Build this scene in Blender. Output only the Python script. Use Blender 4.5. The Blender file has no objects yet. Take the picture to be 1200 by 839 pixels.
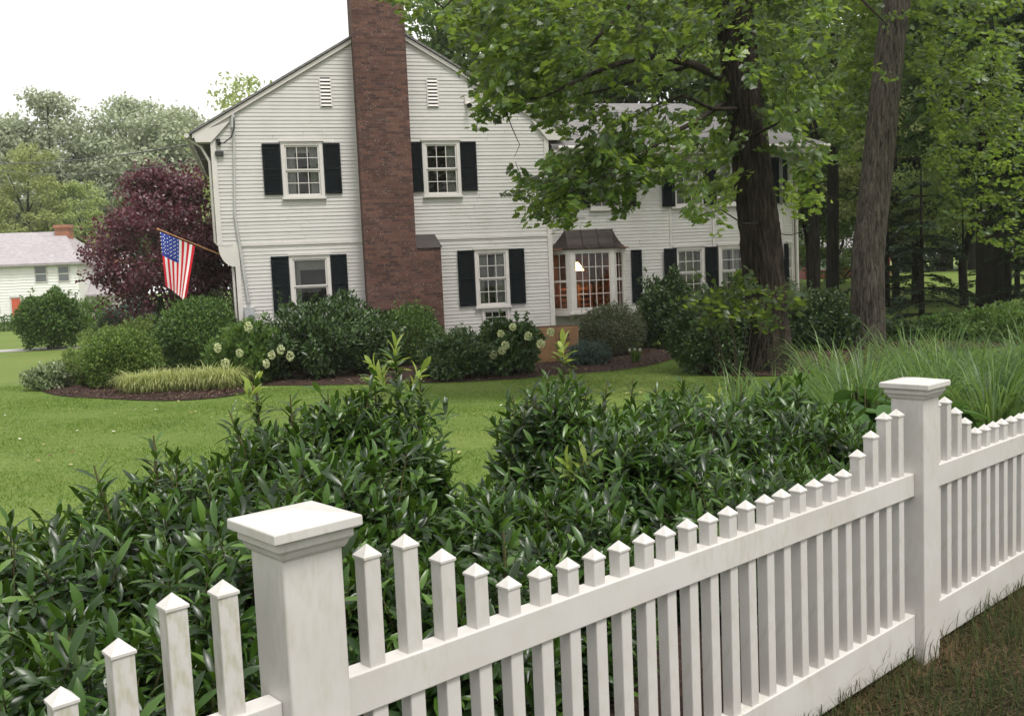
import bpy, math, random
import numpy as np
from mathutils import Vector, Matrix, noise as mnoise
PI = math.pi
rng = np.random.default_rng(7)
random.seed(7)
scene = bpy.context.scene
COL = scene.collection

# ------------------------------------------------------------------ camera model (measured from the photograph)
f_px, pit, rol, HB = 1117.42, .0879, -.0436, .2579
HC = 1.535
_cp, _sp = math.cos(pit), math.sin(pit)
_F = np.array([0, _cp, -_sp]); _U0 = np.array([0, _sp, _cp]); _R0 = np.array([1., 0, 0])
_c, _s = math.cos(rol), math.sin(rol)
_R = _c*_R0 + _s*_U0; _U = -_s*_R0 + _c*_U0
CAM = np.array([0, 0, HC])
def ray(x, y): return _F + _R*(x-600)/f_px + _U*(419.5-y)/f_px
def at(x, y, d): return CAM + ray(x, y)*d
def ss(a, b, v):
    t = np.clip((v-a)/(b-a), 0, 1); return t*t*(3-2*t)
def gz(x, y):
    x = np.asarray(x, float); y = np.asarray(y, float)
    return -.5*ss(3.5, 17, y) + .27*ss(38, 66, y)*ss(12, -10, x) + .85*ss(27, 66, y)*ss(2, 14, x) + .02*np.sin(x*.7)*np.cos(y*.5)*ss(4, 8, y)
def on_ground(x, y):
    """ground point seen at photo pixel x, y"""
    r = ray(x, y); t = HC/-r[2]
    for _ in range(30):
        P = CAM + r*t; t = (gz(P[0], P[1]) - HC)/r[2]
    return CAM + r*t

cam = bpy.data.cameras.new('camera'); co = bpy.data.objects.new('camera', cam); COL.objects.link(co)
cam.sensor_fit = 'HORIZONTAL'; cam.sensor_width = 36; cam.lens = f_px/1200*36
cam.clip_start = .05; cam.clip_end = 600
M = Matrix.Identity(4)
for i in range(3):
    M[i][0], M[i][1], M[i][2], M[i][3] = _R[i], _U[i], -_F[i], CAM[i]
co.matrix_world = M
scene.camera = co

# ------------------------------------------------------------------ materials
class NT:
    def __init__(s, name):
        s.m = bpy.data.materials.new(name); s.m.use_nodes = True
        s.t = s.m.node_tree; s.t.nodes.clear(); s.out = s.n('ShaderNodeOutputMaterial')
    def n(s, typ, **kw):
        nd = s.t.nodes.new(typ)
        for k, v in kw.items(): setattr(nd, k, v)
        return nd
    def l(s, a, b): s.t.links.new(a, b)
    def noise(s, scale, detail=4, coord='Object', stretch=None, rough=.55, dist=0):
        tc = s.n('ShaderNodeTexCoord'); o = tc.outputs[coord]
        if stretch:
            mp = s.n('ShaderNodeMapping'); mp.inputs['Scale'].default_value = stretch; s.l(o, mp.inputs[0]); o = mp.outputs[0]
        nz = s.n('ShaderNodeTexNoise'); nz.inputs['Scale'].default_value = scale; nz.inputs['Detail'].default_value = detail
        nz.inputs['Roughness'].default_value = rough; nz.inputs['Distortion'].default_value = dist
        s.l(o, nz.inputs['Vector']); return nz.outputs['Fac']
    def ramp(s, fac, stops):
        r = s.n('ShaderNodeValToRGB'); e = r.color_ramp.elements
        while len(e) < len(stops): e.new(.5)
        for k, (p, c) in enumerate(stops): e[k].position = p; e[k].color = (*c, 1) if len(c) == 3 else c
        s.l(fac, r.inputs[0]); return r.outputs[0]
    def mix(s, fac, a, b, mode='MIX'):
        m = s.n('ShaderNodeMix', data_type='RGBA', blend_type=mode)
        if isinstance(fac, (int, float)): m.inputs[0].default_value = fac
        else: s.l(fac, m.inputs[0])
        for k, v in ((6, a), (7, b)):
            if isinstance(v, tuple): m.inputs[k].default_value = (*v, 1)
            else: s.l(v, m.inputs[k])
        return m.outputs[2]
    def bsdf(s, col, rough=.6, spec=.5, metal=0, bump=None, bstr=.3, bdist=.01):
        p = s.n('ShaderNodeBsdfPrincipled')
        if isinstance(col, tuple): p.inputs['Base Color'].default_value = (*col, 1)
        else: s.l(col, p.inputs['Base Color'])
        if isinstance(rough, (int, float)): p.inputs['Roughness'].default_value = rough
        else: s.l(rough, p.inputs['Roughness'])
        p.inputs['Specular IOR Level'].default_value = spec; p.inputs['Metallic'].default_value = metal
        if bump is not None:
            b = s.n('ShaderNodeBump'); b.inputs['Strength'].default_value = bstr; b.inputs['Distance'].default_value = bdist
            s.l(bump, b.inputs['Height']); s.l(b.outputs[0], p.inputs['Normal'])
        s.p = p; return p.outputs[0]
    def done(s, sh): s.l(sh, s.out.inputs[0]); return s.m

def plain(name, c, rough=.6, spec=.4, var=.12, scale=6, bump=.0, metal=0):
    t = NT(name); nz = t.noise(scale, 5)
    a = tuple(max(0, v*(1-var)) for v in c); b = tuple(min(1, v*(1+var)) for v in c)
    col = t.ramp(nz, [(.3, a), (.7, b)])
    return t.done(t.bsdf(col, rough, spec, metal, nz if bump else None, bump))

def leaf_mat(name, stops, rough=.45, spec=.4, trans=.35, tint=None, objvar=.0):
    """leaf colour varies leaf by leaf (rnd attribute); light passes through the blade"""
    t = NT(name); a = t.n('ShaderNodeAttribute', attribute_name='rnd')
    n = len(stops); col = t.ramp(a.outputs['Fac'], [(i/(n-1), c) for i, c in enumerate(stops)])
    if objvar:
        oi = t.n('ShaderNodeObjectInfo'); h = t.n('ShaderNodeHueSaturation')
        mr = t.n('ShaderNodeMapRange'); mr.inputs[3].default_value = 1-objvar; mr.inputs[4].default_value = 1+objvar
        t.l(oi.outputs['Random'], mr.inputs[0]); t.l(mr.outputs[0], h.inputs['Value'])
        mr2 = t.n('ShaderNodeMapRange'); mr2.inputs[3].default_value = .485; mr2.inputs[4].default_value = .515
        t.l(oi.outputs['Random'], mr2.inputs[0]); t.l(mr2.outputs[0], h.inputs['Hue'])
        t.l(col, h.inputs['Color']); col = h.outputs[0]
    p = t.bsdf(col, rough, spec)
    tr = t.n('ShaderNodeBsdfTranslucent')
    tc = t.mix(.55, col, tint or (.25, .42, .05), 'MIX'); t.l(tc, tr.inputs[0])
    mx = t.n('ShaderNodeMixShader'); mx.inputs[0].default_value = trans
    t.l(p, mx.inputs[1]); t.l(tr.outputs[0], mx.inputs[2])
    return t.done(mx.outputs[0])

MT = {}
def mat_house_white():
    t = NT('painted_clapboard'); nz = t.noise(1.4, 6, stretch=(1, 1, .5)); n2 = t.noise(14, 4, stretch=(.25, .25, 3))
    c = t.ramp(nz, [(.25, (.455, .435, .418)), (.5, (.52, .505, .488)), (.8, (.56, .543, .527))])
    c = t.mix(.25, c, t.ramp(n2, [(.3, (.37, .35, .325)), (.6, (.55, .525, .505))]))
    return t.done(t.bsdf(c, .55, .35, bump=n2, bstr=.15, bdist=.004))
MT['siding'] = mat_house_white()
MT['far_white'] = plain('far_white_paint', (.80, .79, .77), .6, .3, .04, 2)
MT['trim'] = plain('white_trim_paint', (.565, .535, .51), .45, .4, .06, 3)
def mat_vinyl(amt, lo):
    t = NT('white_vinyl'); nz = t.noise(5, 6); n2 = t.noise(60, 5, stretch=(1, 1, .3)); n3 = t.noise(160, 2)
    c = t.ramp(nz, [(.3, (.48, .455, .43)), (.62, (.53, .512, .492))])
    g = t.ramp(n2, [(.46, (0, 0, 0)), (.74, (amt, amt, amt))])
    dm = t.ramp(t.noise(2.3, 5, rough=.65), [(lo, (.10, .10, .10)), (lo+.18, (1, 1, 1))])
    k = t.mix(1., g, dm, 'MULTIPLY')
    c = t.mix(k, c, (.33, .325, .21))
    sp = t.ramp(n3, [(.745, (0, 0, 0)), (.775, (1, 1, 1))])
    c = t.mix(sp, c, (.16, .15, .12))
    return t.done(t.bsdf(c, .4, .45, bump=n2, bstr=.05, bdist=.002))
MT['vinyl'] = mat_vinyl(.6, .44)
MT['vinyl_weathered'] = mat_vinyl(1., .34)
def mat_brick(name, c1, c2, mortar, scale=1.):
    t = NT(name); tc = t.n('ShaderNodeTexCoord'); sx = t.n('ShaderNodeSeparateXYZ'); t.l(tc.outputs['Object'], sx.inputs[0])
    ad = t.n('ShaderNodeMath', operation='ADD'); t.l(sx.outputs[0], ad.inputs[0]); t.l(sx.outputs[1], ad.inputs[1])
    cb = t.n('ShaderNodeCombineXYZ'); t.l(ad.outputs[0], cb.inputs[0]); t.l(sx.outputs[2], cb.inputs[1])
    br = t.n('ShaderNodeTexBrick'); t.l(cb.outputs[0], br.inputs['Vector'])
    br.inputs['Scale'].default_value = 1; br.inputs['Brick Width'].default_value = .205*scale; br.inputs['Row Height'].default_value = .068*scale
    br.inputs['Mortar Size'].default_value = .006*scale; br.inputs['Mortar Smooth'].default_value = .2; br.inputs['Bias'].default_value = 0
    br.inputs['Color1'].default_value = (*c1, 1); br.inputs['Color2'].default_value = (*c2, 1); br.inputs['Mortar'].default_value = (*mortar, 1)
    br.offset = .5
    nz = t.noise(1.3, 5); nf = t.noise(38, 2); big = t.noise(9, 1)
    c = t.mix(.55, br.outputs[0], t.ramp(nz, [(.3, (.35, .3, .3)), (.7, (1, 1, 1))]), 'MULTIPLY')
    fl = t.mix(1., t.ramp(nf, [(.60, (0, 0, 0)), (.66, (1, 1, 1))]), t.ramp(big, [(.45, (0, 0, 0)), (.6, (.9, .9, .9))]), 'MULTIPLY')
    c = t.mix(fl, c, (.36, .30, .26))
    sh = t.bsdf(c, .85, .2, bump=br.outputs['Fac'], bstr=.5, bdist=-.006)
    return t.done(sh)
MT['brick'] = mat_brick('red_brown_brick', (.165, .080, .062), (.072, .040, .036), (.095, .073, .065))
MT['brick_far'] = mat_brick('orange_brick', (.42, .15, .08), (.30, .11, .07), (.4, .3, .25), 1.5)
def mat_shingle(name, c):
    t = NT(name); tc = t.n('ShaderNodeTexCoord'); br = t.n('ShaderNodeTexBrick'); sx = t.n('ShaderNodeSeparateXYZ'); t.l(tc.outputs['Object'], sx.inputs[0])
    ad = t.n('ShaderNodeMath', operation='ADD'); t.l(sx.outputs[0], ad.inputs[0]); t.l(sx.outputs[1], ad.inputs[1])
    cb = t.n('ShaderNodeCombineXYZ'); t.l(ad.outputs[0], cb.inputs[0]); t.l(sx.outputs[2], cb.inputs[1]); t.l(cb.outputs[0], br.inputs['Vector'])
    br.inputs['Scale'].default_value = 1; br.inputs['Brick Width'].default_value = .3; br.inputs['Row Height'].default_value = .075; br.inputs['Mortar Size'].default_value = .006
    d = tuple(v*.6 for v in c)
    br.inputs['Color1'].default_value = (*c, 1); br.inputs['Color2'].default_value = (*tuple(v*.82 for v in c), 1); br.inputs['Mortar'].default_value = (*d, 1)
    nz = t.noise(5, 5); col = t.mix(.4, br.outputs[0], t.ramp(nz, [(.3, (.5, .5, .5)), (.7, (1, 1, 1))]), 'MULTIPLY')
    return t.done(t.bsdf(col, .75, .4, bump=br.outputs['Fac'], bstr=.5, bdist=-.01))
MT['shingle'] = mat_shingle('grey_shingle', (.20, .19, .19))
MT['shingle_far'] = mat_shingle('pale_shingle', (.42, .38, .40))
MT['copper'] = plain('dark_brown_metal_roof', (.030, .022, .019), .6, .25, .3, 5)
MT['shutter'] = plain('black_shutter_paint', (.006, .009, .011), .75, .10, .3, 8)
MT['black'] = plain('dark_metal', (.02, .02, .022), .4, .5, .2, 8)
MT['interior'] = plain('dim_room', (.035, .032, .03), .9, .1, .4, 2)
MT['wood_room'] = plain('brown_panelling', (.16, .065, .035), .5, .4, .6, 3)
MT['wood_red'] = plain('cherry_cabinet', (.30, .10, .045), .4, .5, .5, 5)
MT['curtain'] = plain('white_curtain', (.36, .35, .32), .9, .1, .1, 4)
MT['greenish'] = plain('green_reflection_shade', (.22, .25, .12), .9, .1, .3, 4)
MT['conduit'] = plain('grey_conduit', (.42, .42, .41), .45, .5, .1, 10)
MT['meter'] = plain('meter_grey', (.33, .34, .35), .4, .6, .15, 10)
MT['concrete'] = plain('pale_concrete', (.48, .45, .42), .85, .2, .15, 3)
MT['foundation'] = plain('grey_foundation', (.2, .2, .2), .9, .2, .25, 6, .3)
MT['redpaint'] = plain('red_door_paint', (.5, .09, .05), .5, .4, .1, 3)
MT['redbarn'] = plain('barn_red', (.23, .045, .035), .7, .3, .25, 5)
MT['greypane'] = plain('grey_far_pane', (.12, .13, .14), .15, .6, .2, 1)
MT['teal'] = plain('teal_paint', (.16, .3, .26), .6, .3, .2, 4)
def mat_glass():
    t = NT('window_glass'); tr = t.n('ShaderNodeBsdfTransparent'); tr.inputs[0].default_value = (.9, .93, .92, 1)
    g = t.n('ShaderNodeBsdfGlossy'); g.inputs['Roughness'].default_value = .02; g.inputs[0].default_value = (.9, .9, .9, 1)
    nz = t.noise(2.2, 2); b = t.n('ShaderNodeBump'); b.inputs['Strength'].default_value = .06; b.inputs['Distance'].default_value = .02
    t.l(nz, b.inputs['Height']); t.l(b.outputs[0], g.inputs['Normal'])
    fr = t.n('ShaderNodeFresnel'); fr.inputs[0].default_value = 1.5
    mx = t.n('ShaderNodeMixShader'); t.l(fr.outputs[0], mx.inputs[0]); t.l(tr.outputs[0], mx.inputs[1]); t.l(g.outputs[0], mx.inputs[2])
    return t.done(mx.outputs[0])
MT['glass'] = mat_glass()
def mat_emit(name, c, s):
    t = NT(name); e = t.n('ShaderNodeEmission'); e.inputs[0].default_value = (*c, 1); e.inputs[1].default_value = s; return t.done(e.outputs[0])
MT['lamp'] = mat_emit('lit_lamp_shade', (1., .60, .25), 6)
def mat_bark(name, a, b, scale=1.):
    t = NT(name); n1 = t.noise(20*scale, 6, stretch=(1, 1, .12), rough=.7, dist=.7); n2 = t.noise(1.2, 4)
    n3 = t.noise(45*scale, 4, stretch=(1, 1, .3))
    c = t.ramp(n1, [(.36, tuple(v*.2 for v in a)), (.5, a), (.66, b)])
    c = t.mix(.35, c, t.ramp(n2, [(.3, (.45, .45, .42)), (.7, (1, 1, 1))]), 'MULTIPLY')
    h = t.mix(.3, n1, n3)
    return t.done(t.bsdf(c, .9, .15, bump=h, bstr=1., bdist=.06))
MT['bark_oak'] = mat_bark('furrowed_oak_bark', (.030, .023, .018), (.075, .058, .045))
MT['bark_grey'] = mat_bark('grey_bark', (.085, .072, .060), (.16, .138, .115))
MT['bark_dark'] = mat_bark('dark_bark', (.018, .015, .012), (.04, .032, .027), .6)
MT['twig'] = plain('twig_bark', (.045, .036, .026), .9, .1, .3, 9)
MT['green_stem'] = plain('green_brown_stem', (.09, .085, .035), .7, .2, .3, 12)

MT['leaf_oak'] = leaf_mat('oak_leaf', [(.009, .020, .007), (.024, .050, .013), (.075, .135, .025), (.25, .33, .055)], .36, .5, .46, (.38, .54, .06))
MT['leaf_lime'] = leaf_mat('lime_maple_leaf', [(.09, .15, .025), (.15, .23, .035), (.22, .30, .05)], .45, .4, .45, (.45, .6, .08))
MT['leaf_laurel'] = leaf_mat('glossy_laurel_leaf', [(.007, .019, .004), (.019, .048, .008), (.038, .090, .013), (.09, .165, .026)], .33, .42, .2, (.18, .34, .03))
MT['leaf_new'] = leaf_mat('yellow_green_new_leaf', [(.13, .20, .035), (.22, .30, .055), (.32, .38, .09)], .38, .45, .4, (.5, .6, .1))
MT['leaf_shrub'] = leaf_mat('dark_shrub_leaf', [(.010, .024, .008), (.022, .048, .013), (.04, .08, .02), (.07, .125, .03)], .4, .45, .15, (.16, .28, .05))
MT['leaf_yew'] = leaf_mat('yew_leaf', [(.014, .034, .010), (.04, .085, .018), (.075, .145, .028), (.12, .20, .04)], .5, .3, .22, (.2, .34, .05))
MT['leaf_mid'] = leaf_mat('mid_green_leaf', [(.035, .075, .018), (.065, .125, .025), (.10, .17, .035)], .5, .3, .3, (.3, .46, .07))
MT['leaf_light'] = leaf_mat('light_green_leaf', [(.08, .13, .035), (.13, .20, .045), (.20, .27, .08)], .5, .3, .35, (.4, .52, .12))
MT['leaf_azalea'] = leaf_mat('azalea_leaf', [(.018, .026, .012), (.035, .05, .018), (.07, .085, .035), (.22, .22, .15)], .5, .3, .2, (.2, .28, .08))
MT['leaf_varieg'] = leaf_mat('cream_edged_leaf', [(.05, .09, .03), (.11, .16, .06), (.42, .45, .3)], .5, .3, .3, (.4, .5, .2))
MT['leaf_blue'] = leaf_mat('blue_spruce_needle', [(.03, .055, .045), (.055, .09, .075), (.09, .13, .11)], .6, .3, .1, (.15, .25, .15))
MT['leaf_purple'] = leaf_mat('purple_maple_leaf', [(.024, .009, .014), (.062, .021, .033), (.115, .042, .058), (.24, .10, .11)], .4, .45, .28, (.32, .06, .09))
MT['leaf_forest'] = leaf_mat('forest_leaf', [(.03, .06, .016), (.055, .10, .024), (.085, .145, .032)], .5, .3, .38, (.3, .46, .07), .25)
MT['leaf_wood'] = leaf_mat('shady_wood_leaf', [(.012, .026, .009), (.032, .062, .016), (.075, .125, .026), (.17, .25, .05)], .45, .4, .4, (.28, .44, .06), .2)
MT['leaf_haze_tint'] = leaf_mat('haze_painted_leaf', [(.26, .30, .19), (.37, .41, .28), (.48, .51, .38)], .6, .3, .35, (.35, .42, .2), .2)  # far haze and glare painted into the leaf colour as a pale wash
MT['leaf_box'] = leaf_mat('bright_clipped_leaf', [(.02, .045, .010), (.06, .115, .02), (.11, .18, .032), (.19, .26, .05)], .5, .3, .25, (.25, .4, .05))
MT['leaf_forest_light'] = leaf_mat('pale_forest_leaf', [(.18, .23, .07), (.27, .33, .10), (.38, .43, .17)], .5, .3, .38, (.5, .58, .22), .2)
MT['leaf_hemlock'] = leaf_mat('hemlock_needle', [(.008, .018, .010), (.016, .034, .015), (.03, .056, .02)], .55, .3, .15, (.12, .24, .05), .2)
MT['leaf_hosta'] = leaf_mat('hosta_leaf', [(.014, .038, .010), (.028, .068, .016), (.05, .11, .025)], .6, .25, .25, (.16, .32, .05))
MT['blade'] = leaf_mat('ornamental_grass_blade', [(.019, .047, .010), (.040, .088, .017), (.074, .142, .029), (.135, .22, .058)], .45, .4, .35, (.3, .46, .1))
MT['blade_gold'] = leaf_mat('golden_grass_blade', [(.20, .25, .075), (.34, .38, .14), (.50, .52, .25)], .55, .3, .35, (.6, .62, .16))
MT['blade_lawn'] = leaf_mat('lawn_blade', [(.065, .118, .018), (.11, .182, .028), (.155, .228, .044), (.22, .25, .08)], .6, .25, .35, (.24, .4, .06))
MT['blade_verge'] = leaf_mat('rough_verge_blade', [(.016, .032, .008), (.038, .060, .014), (.075, .062, .028), (.15, .095, .05)], .7, .2, .25, (.25, .25, .1))
MT['leaf_fallen'] = leaf_mat('fallen_leaf', [(.10, .07, .03), (.22, .17, .06), (.35, .32, .15), (.55, .55, .45)], .8, .2, .1)
MT['bloom'] = leaf_mat('cream_bloom', [(.48, .54, .26), (.62, .66, .38), (.74, .76, .54)], .7, .2, .3, (.65, .7, .4))
MT['bloom_white'] = leaf_mat('white_bloom', [(.6, .62, .55), (.75, .75, .7)], .7, .2, .3, (.7, .72, .6))

def mat_lawn():
    t = NT('mown_lawn'); a = t.noise(.35, 5); b = t.noise(5, 6); c3 = t.noise(70, 4); d = t.noise(.09, 2)
    c = t.ramp(b, [(.3, (.085, .135, .022)), (.55, (.125, .19, .030)), (.75, (.18, .23, .055))])
    c = t.mix(.45, c, t.ramp(a, [(.3, (.08, .135, .02)), (.7, (.18, .23, .048))]))
    c = t.mix(.3, c, t.ramp(d, [(.35, (.065, .125, .022)), (.65, (.17, .20, .055))]))
    c = t.mix(.5, c, t.ramp(c3, [(.3, (.45, .45, .45)), (.7, (1.25, 1.25, 1.2))]), 'MULTIPLY')
    return t.done(t.bsdf(c, .8, .2, bump=c3, bstr=.6, bdist=.03))
MT['lawn'] = mat_lawn()
def mat_mulch():
    t = NT('bark_mulch'); a = t.noise(28, 6, dist=.6); b = t.noise(2, 3)
    c = t.ramp(a, [(.3, (.012, .007, .006)), (.5, (.036, .020, .016)), (.7, (.085, .05, .038))])
    c = t.mix(.3, c, t.ramp(b, [(.3, (.02, .013, .010)), (.7, (.075, .046, .034))]))
    return t.done(t.bsdf(c, .9, .2, bump=a, bstr=1., bdist=.04))
MT['mulch'] = mat_mulch()
MT['chip'] = leaf_mat('bark_chip', [(.012, .008, .006), (.045, .025, .019), (.10, .058, .042), (.19, .13, .10)], .9, .15, .0)
def mat_verge():
    t = NT('needle_litter'); a = t.noise(40, 6, stretch=(1, .3, 1), dist=1.); b = t.noise(3, 4)
    c = t.ramp(a, [(.3, (.008, .006, .004)), (.5, (.024, .017, .010)), (.7, (.06, .038, .022))])
    c = t.mix(t.ramp(b, [(.4, (0, 0, 0)), (.65, (.7, .7, .7))]), c, (.028, .042, .014))
    return t.done(t.bsdf(c, .95, .15, bump=a, bstr=1., bdist=.03))
MT['verge'] = mat_verge()
MT['asphalt'] = plain('worn_drive', (.34, .33, .32), .9, .2, .15, 8)
def mat_card():
    t = NT('cardboard'); a = t.noise(3, 5); b = t.noise(50, 3, stretch=(.1, .1, 1))
    c = t.ramp(a, [(.3, (.20, .115, .062)), (.7, (.28, .165, .09))]); c = t.mix(.2, c, t.ramp(b, [(.3, (.2, .11, .05)), (.7, (.4, .23, .12))]))
    return t.done(t.bsdf(c, .8, .2))
MT['card'] = mat_card()
MT['ink'] = plain('dark_ink', (.07, .04, .025), .8, .2, .1, 5)
MT['f_red'] = plain('flag_red', (.62, .02, .035), .7, .2, .05, 4)
MT['f_white'] = plain('flag_white', (.82, .80, .80), .7, .2, .03, 4)
MT['f_blue'] = plain('flag_blue', (.025, .05, .28), .7, .2, .1, 4)
MT['pole'] = plain('varnished_pole', (.42, .2, .08), .4, .5, .2, 6)

# ------------------------------------------------------------------ object helpers
def tag(o, label=None, cat=None, group=None, kind=None):
    if label: o['label'] = label
    if cat: o['category'] = cat
    if group: o['group'] = group
    if kind: o['kind'] = kind
    return o
def thing(name, loc, label, cat, rz=0, group=None):
    o = bpy.data.objects.new(name, None); COL.objects.link(o); o.empty_display_size = .2
    o.location = tuple(float(v) for v in loc); o.rotation_euler = (0, 0, rz)
    return tag(o, label, cat, group)
def link(name, me, parent=None):
    o = bpy.data.objects.new(name, me); COL.objects.link(o)
    if parent is not None: o.parent = parent
    return o
def copy_tree(o, parent=None):
    c = o.copy(); COL.objects.link(c)
    if parent is not None: c.parent = parent
    for ch in list(o.children): copy_tree(ch, c)
    return c
def tri_mesh(name, V, T, mats, rnd=None, midx=None, smooth=False):
    V = np.ascontiguousarray(V, np.float32); T = np.ascontiguousarray(T, np.int32)
    me = bpy.data.meshes.new(name); n, m = len(V), len(T); k = T.shape[1]
    me.vertices.add(n); me.vertices.foreach_set('co', V.ravel())
    me.loops.add(m*k); me.loops.foreach_set('vertex_index', T.ravel())
    me.polygons.add(m); me.polygons.foreach_set('loop_start', np.arange(0, m*k, k, dtype=np.int32))
    me.polygons.foreach_set('loop_total', np.full(m, k, np.int32))
    if midx is not None: me.polygons.foreach_set('material_index', np.asarray(midx, np.int32))
    me.polygons.foreach_set('use_smooth', np.full(m, bool(smooth)))
    if rnd is not None:
        at_ = me.attributes.new('rnd', 'FLOAT', 'POINT'); at_.data.foreach_set('value', np.ascontiguousarray(rnd, np.float32))
    for mm in (mats if isinstance(mats, (list, tuple)) else [mats]): me.materials.append(mm)
    me.update(); me.validate()
    return me

class MB:
    """collects boxes, tubes and faces; build() links them as ONE mesh object"""
    def __init__(s): s.v = []; s.f = []; s.m = []; s.sm = []
    def add(s, V, F, mi=0, sm=False):
        b = len(s.v); s.v += [tuple(map(float, p)) for p in V]
        for q in F: s.f.append(tuple(b+i for i in q)); s.m.append(mi); s.sm.append(sm)
    def box(s, x0, x1, y0, y1, z0, z1, mi=0, fr=None):
        P = [(x, y, z) for z in (z0, z1) for y in (y0, y1) for x in (x0, x1)]
        if fr: P = [fr(*p) for p in P]
        s.add(P, [(0, 2, 3, 1), (4, 5, 7, 6), (0, 1, 5, 4), (2, 6, 7, 3), (0, 4, 6, 2), (1, 3, 7, 5)], mi)
    def tube(s, pts, rad, n=8, mi=0, cap=True, sm=True):
        pts = [np.asarray(p, float) for p in pts]; rad = rad if hasattr(rad, '__len__') else [rad]*len(pts)
        V = []; up = np.array([0.13, .31, .94])
        t0 = pts[1]-pts[0]; a = np.cross(t0, up)
        if np.linalg.norm(a) < 1e-6: a = np.cross(t0, [1., 0, 0])
        for i, p in enumerate(pts):
            t = pts[min(i+1, len(pts)-1)] - pts[max(i-1, 0)]; t = t/(np.linalg.norm(t)+1e-9)
            a = a - t*(a@t); a = a/(np.linalg.norm(a)+1e-9); b = np.cross(t, a)
            for k in range(n):
                an = 2*PI*k/n; V.append(p + rad[i]*(a*math.cos(an)+b*math.sin(an)))
        F = []
        for i in range(len(pts)-1):
            for k in range(n):
                F.append((i*n+k, i*n+(k+1) % n, (i+1)*n+(k+1) % n, (i+1)*n+k))
        s.add(V, F, mi, sm)
        if cap:
            s.add(V[:n], [tuple(range(n-1, -1, -1))], mi); s.add(V[-n:], [tuple(range(n))], mi)
    def prism(s, poly, y0, y1, mi=0, fr=None):
        """polygon in (x,z) extruded along y"""
        n = len(poly); P = [(x, y0, z) for x, z in poly] + [(x, y1, z) for x, z in poly]
        if fr: P = [fr(*p) for p in P]
        s.add(P, [tuple(range(n)), tuple(range(2*n-1, n-1, -1))] + [(i, i+n, (i+1) % n+n, (i+1) % n) for i in range(n)], mi)
    def mesh(s, name, mats, origin=(0, 0, 0)):
        me = bpy.data.meshes.new(name); o = np.asarray(origin, float)
        me.from_pydata([tuple(np.asarray(p)-o) for p in s.v], [], s.f)
        for mm in (mats if isinstance(mats, (list, tuple)) else [mats]): me.materials.append(mm)
        me.polygons.foreach_set('material_index', s.m); me.polygons.foreach_set('use_smooth', s.sm); me.update()
        return me
    def build(s, name, mats, parent=None, origin=(0, 0, 0)):
        return link(name, s.mesh(name, mats, origin), parent)

def bevel(o, w=.004, seg=2):
    md = o.modifiers.new('bevel', 'BEVEL'); md.width = w; md.segments = seg; md.limit_method = 'ANGLE'; return o

# ------------------------------------------------------------------ leaves
def unit(a): return a/(np.linalg.norm(a, axis=-1, keepdims=True)+1e-9)
TPL = {}
TPL['lance'] = (np.array([[0, 0, 0], [.28, -.75, .035], [.28, 0, .01], [.28, .75, .035], [.6, -1, .015], [.6, 0, -.025], [.6, 1, .015], [.85, -.55, -.06], [.85, 0, -.085], [.85, .55, -.06], [1, 0, -.15]]),
    np.array([[0, 1, 2], [0, 2, 3], [1, 4, 5], [1, 5, 2], [2, 5, 6], [2, 6, 3], [4, 7, 8], [4, 8, 5], [5, 8, 9], [5, 9, 6], [7, 10, 8], [8, 10, 9]]))
_h = [(.03, .10), (.12, .55), (.26, .42), (.36, 1.0), (.50, .48), (.64, .72), (.74, .34), (.88, .30)]
_o = [(0, 0)] + [(u, -v) for u, v in _h] + [(1, 0)] + [(u, v) for u, v in reversed(_h)]
TPL['lobed'] = (np.array([[.42, 0, .0]] + [[u, v, .05*abs(v) - .10*u*u] for u, v in _o]), np.array([[0, i+1, (i+1) % len(_o)+1] for i in range(len(_o))]))
TPL['oval'] = (np.array([[0, 0, 0], [.45, -1, .06], [1, 0, -.05], [.45, 1, .06], [.45, 0, 0]]), np.array([[0, 1, 4], [1, 2, 4], [4, 2, 3], [0, 4, 3]]))
TPL['dia'] = (np.array([[0, 0, 0], [.5, -1, .05], [1, 0, 0], [.5, 1, .05]]), np.array([[0, 1, 2], [0, 2, 3]]))
_hh = [(.05, .5), (.2, .9), (.42, 1), (.68, .72), (.88, .3)]
_ho = [(0, 0)] + [(u, -v) for u, v in _hh] + [(1, 0)] + [(u, v) for u, v in reversed(_hh)]
TPL['heart'] = (np.array([[.4, 0, -.05]] + [[u, v, .10*abs(v)-.25*u*u] for u, v in _ho]), np.array([[0, i+1, (i+1) % len(_ho)+1] for i in range(len(_ho))]))
def leaves(P, D, N, L, W, tpl, rnd=None):
    V0, T0 = TPL[tpl]; n = len(P); D = unit(D); S = unit(np.cross(N, D)); N2 = np.cross(D, S)
    L = np.broadcast_to(L, n)[:, None, None]; W = np.broadcast_to(W, n)[:, None, None]
    V = P[:, None] + D[:, None]*V0[None, :, 0:1]*L + S[:, None]*V0[None, :, 1:2]*W*.5 + N2[:, None]*V0[None, :, 2:3]*L
    k = len(V0); T = T0[None] + (np.arange(n)*k)[:, None, None]
    r = rng.random(n) if rnd is None else rnd
    return V.reshape(-1, 3), T.reshape(-1, 3), np.repeat(r, k)
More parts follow.
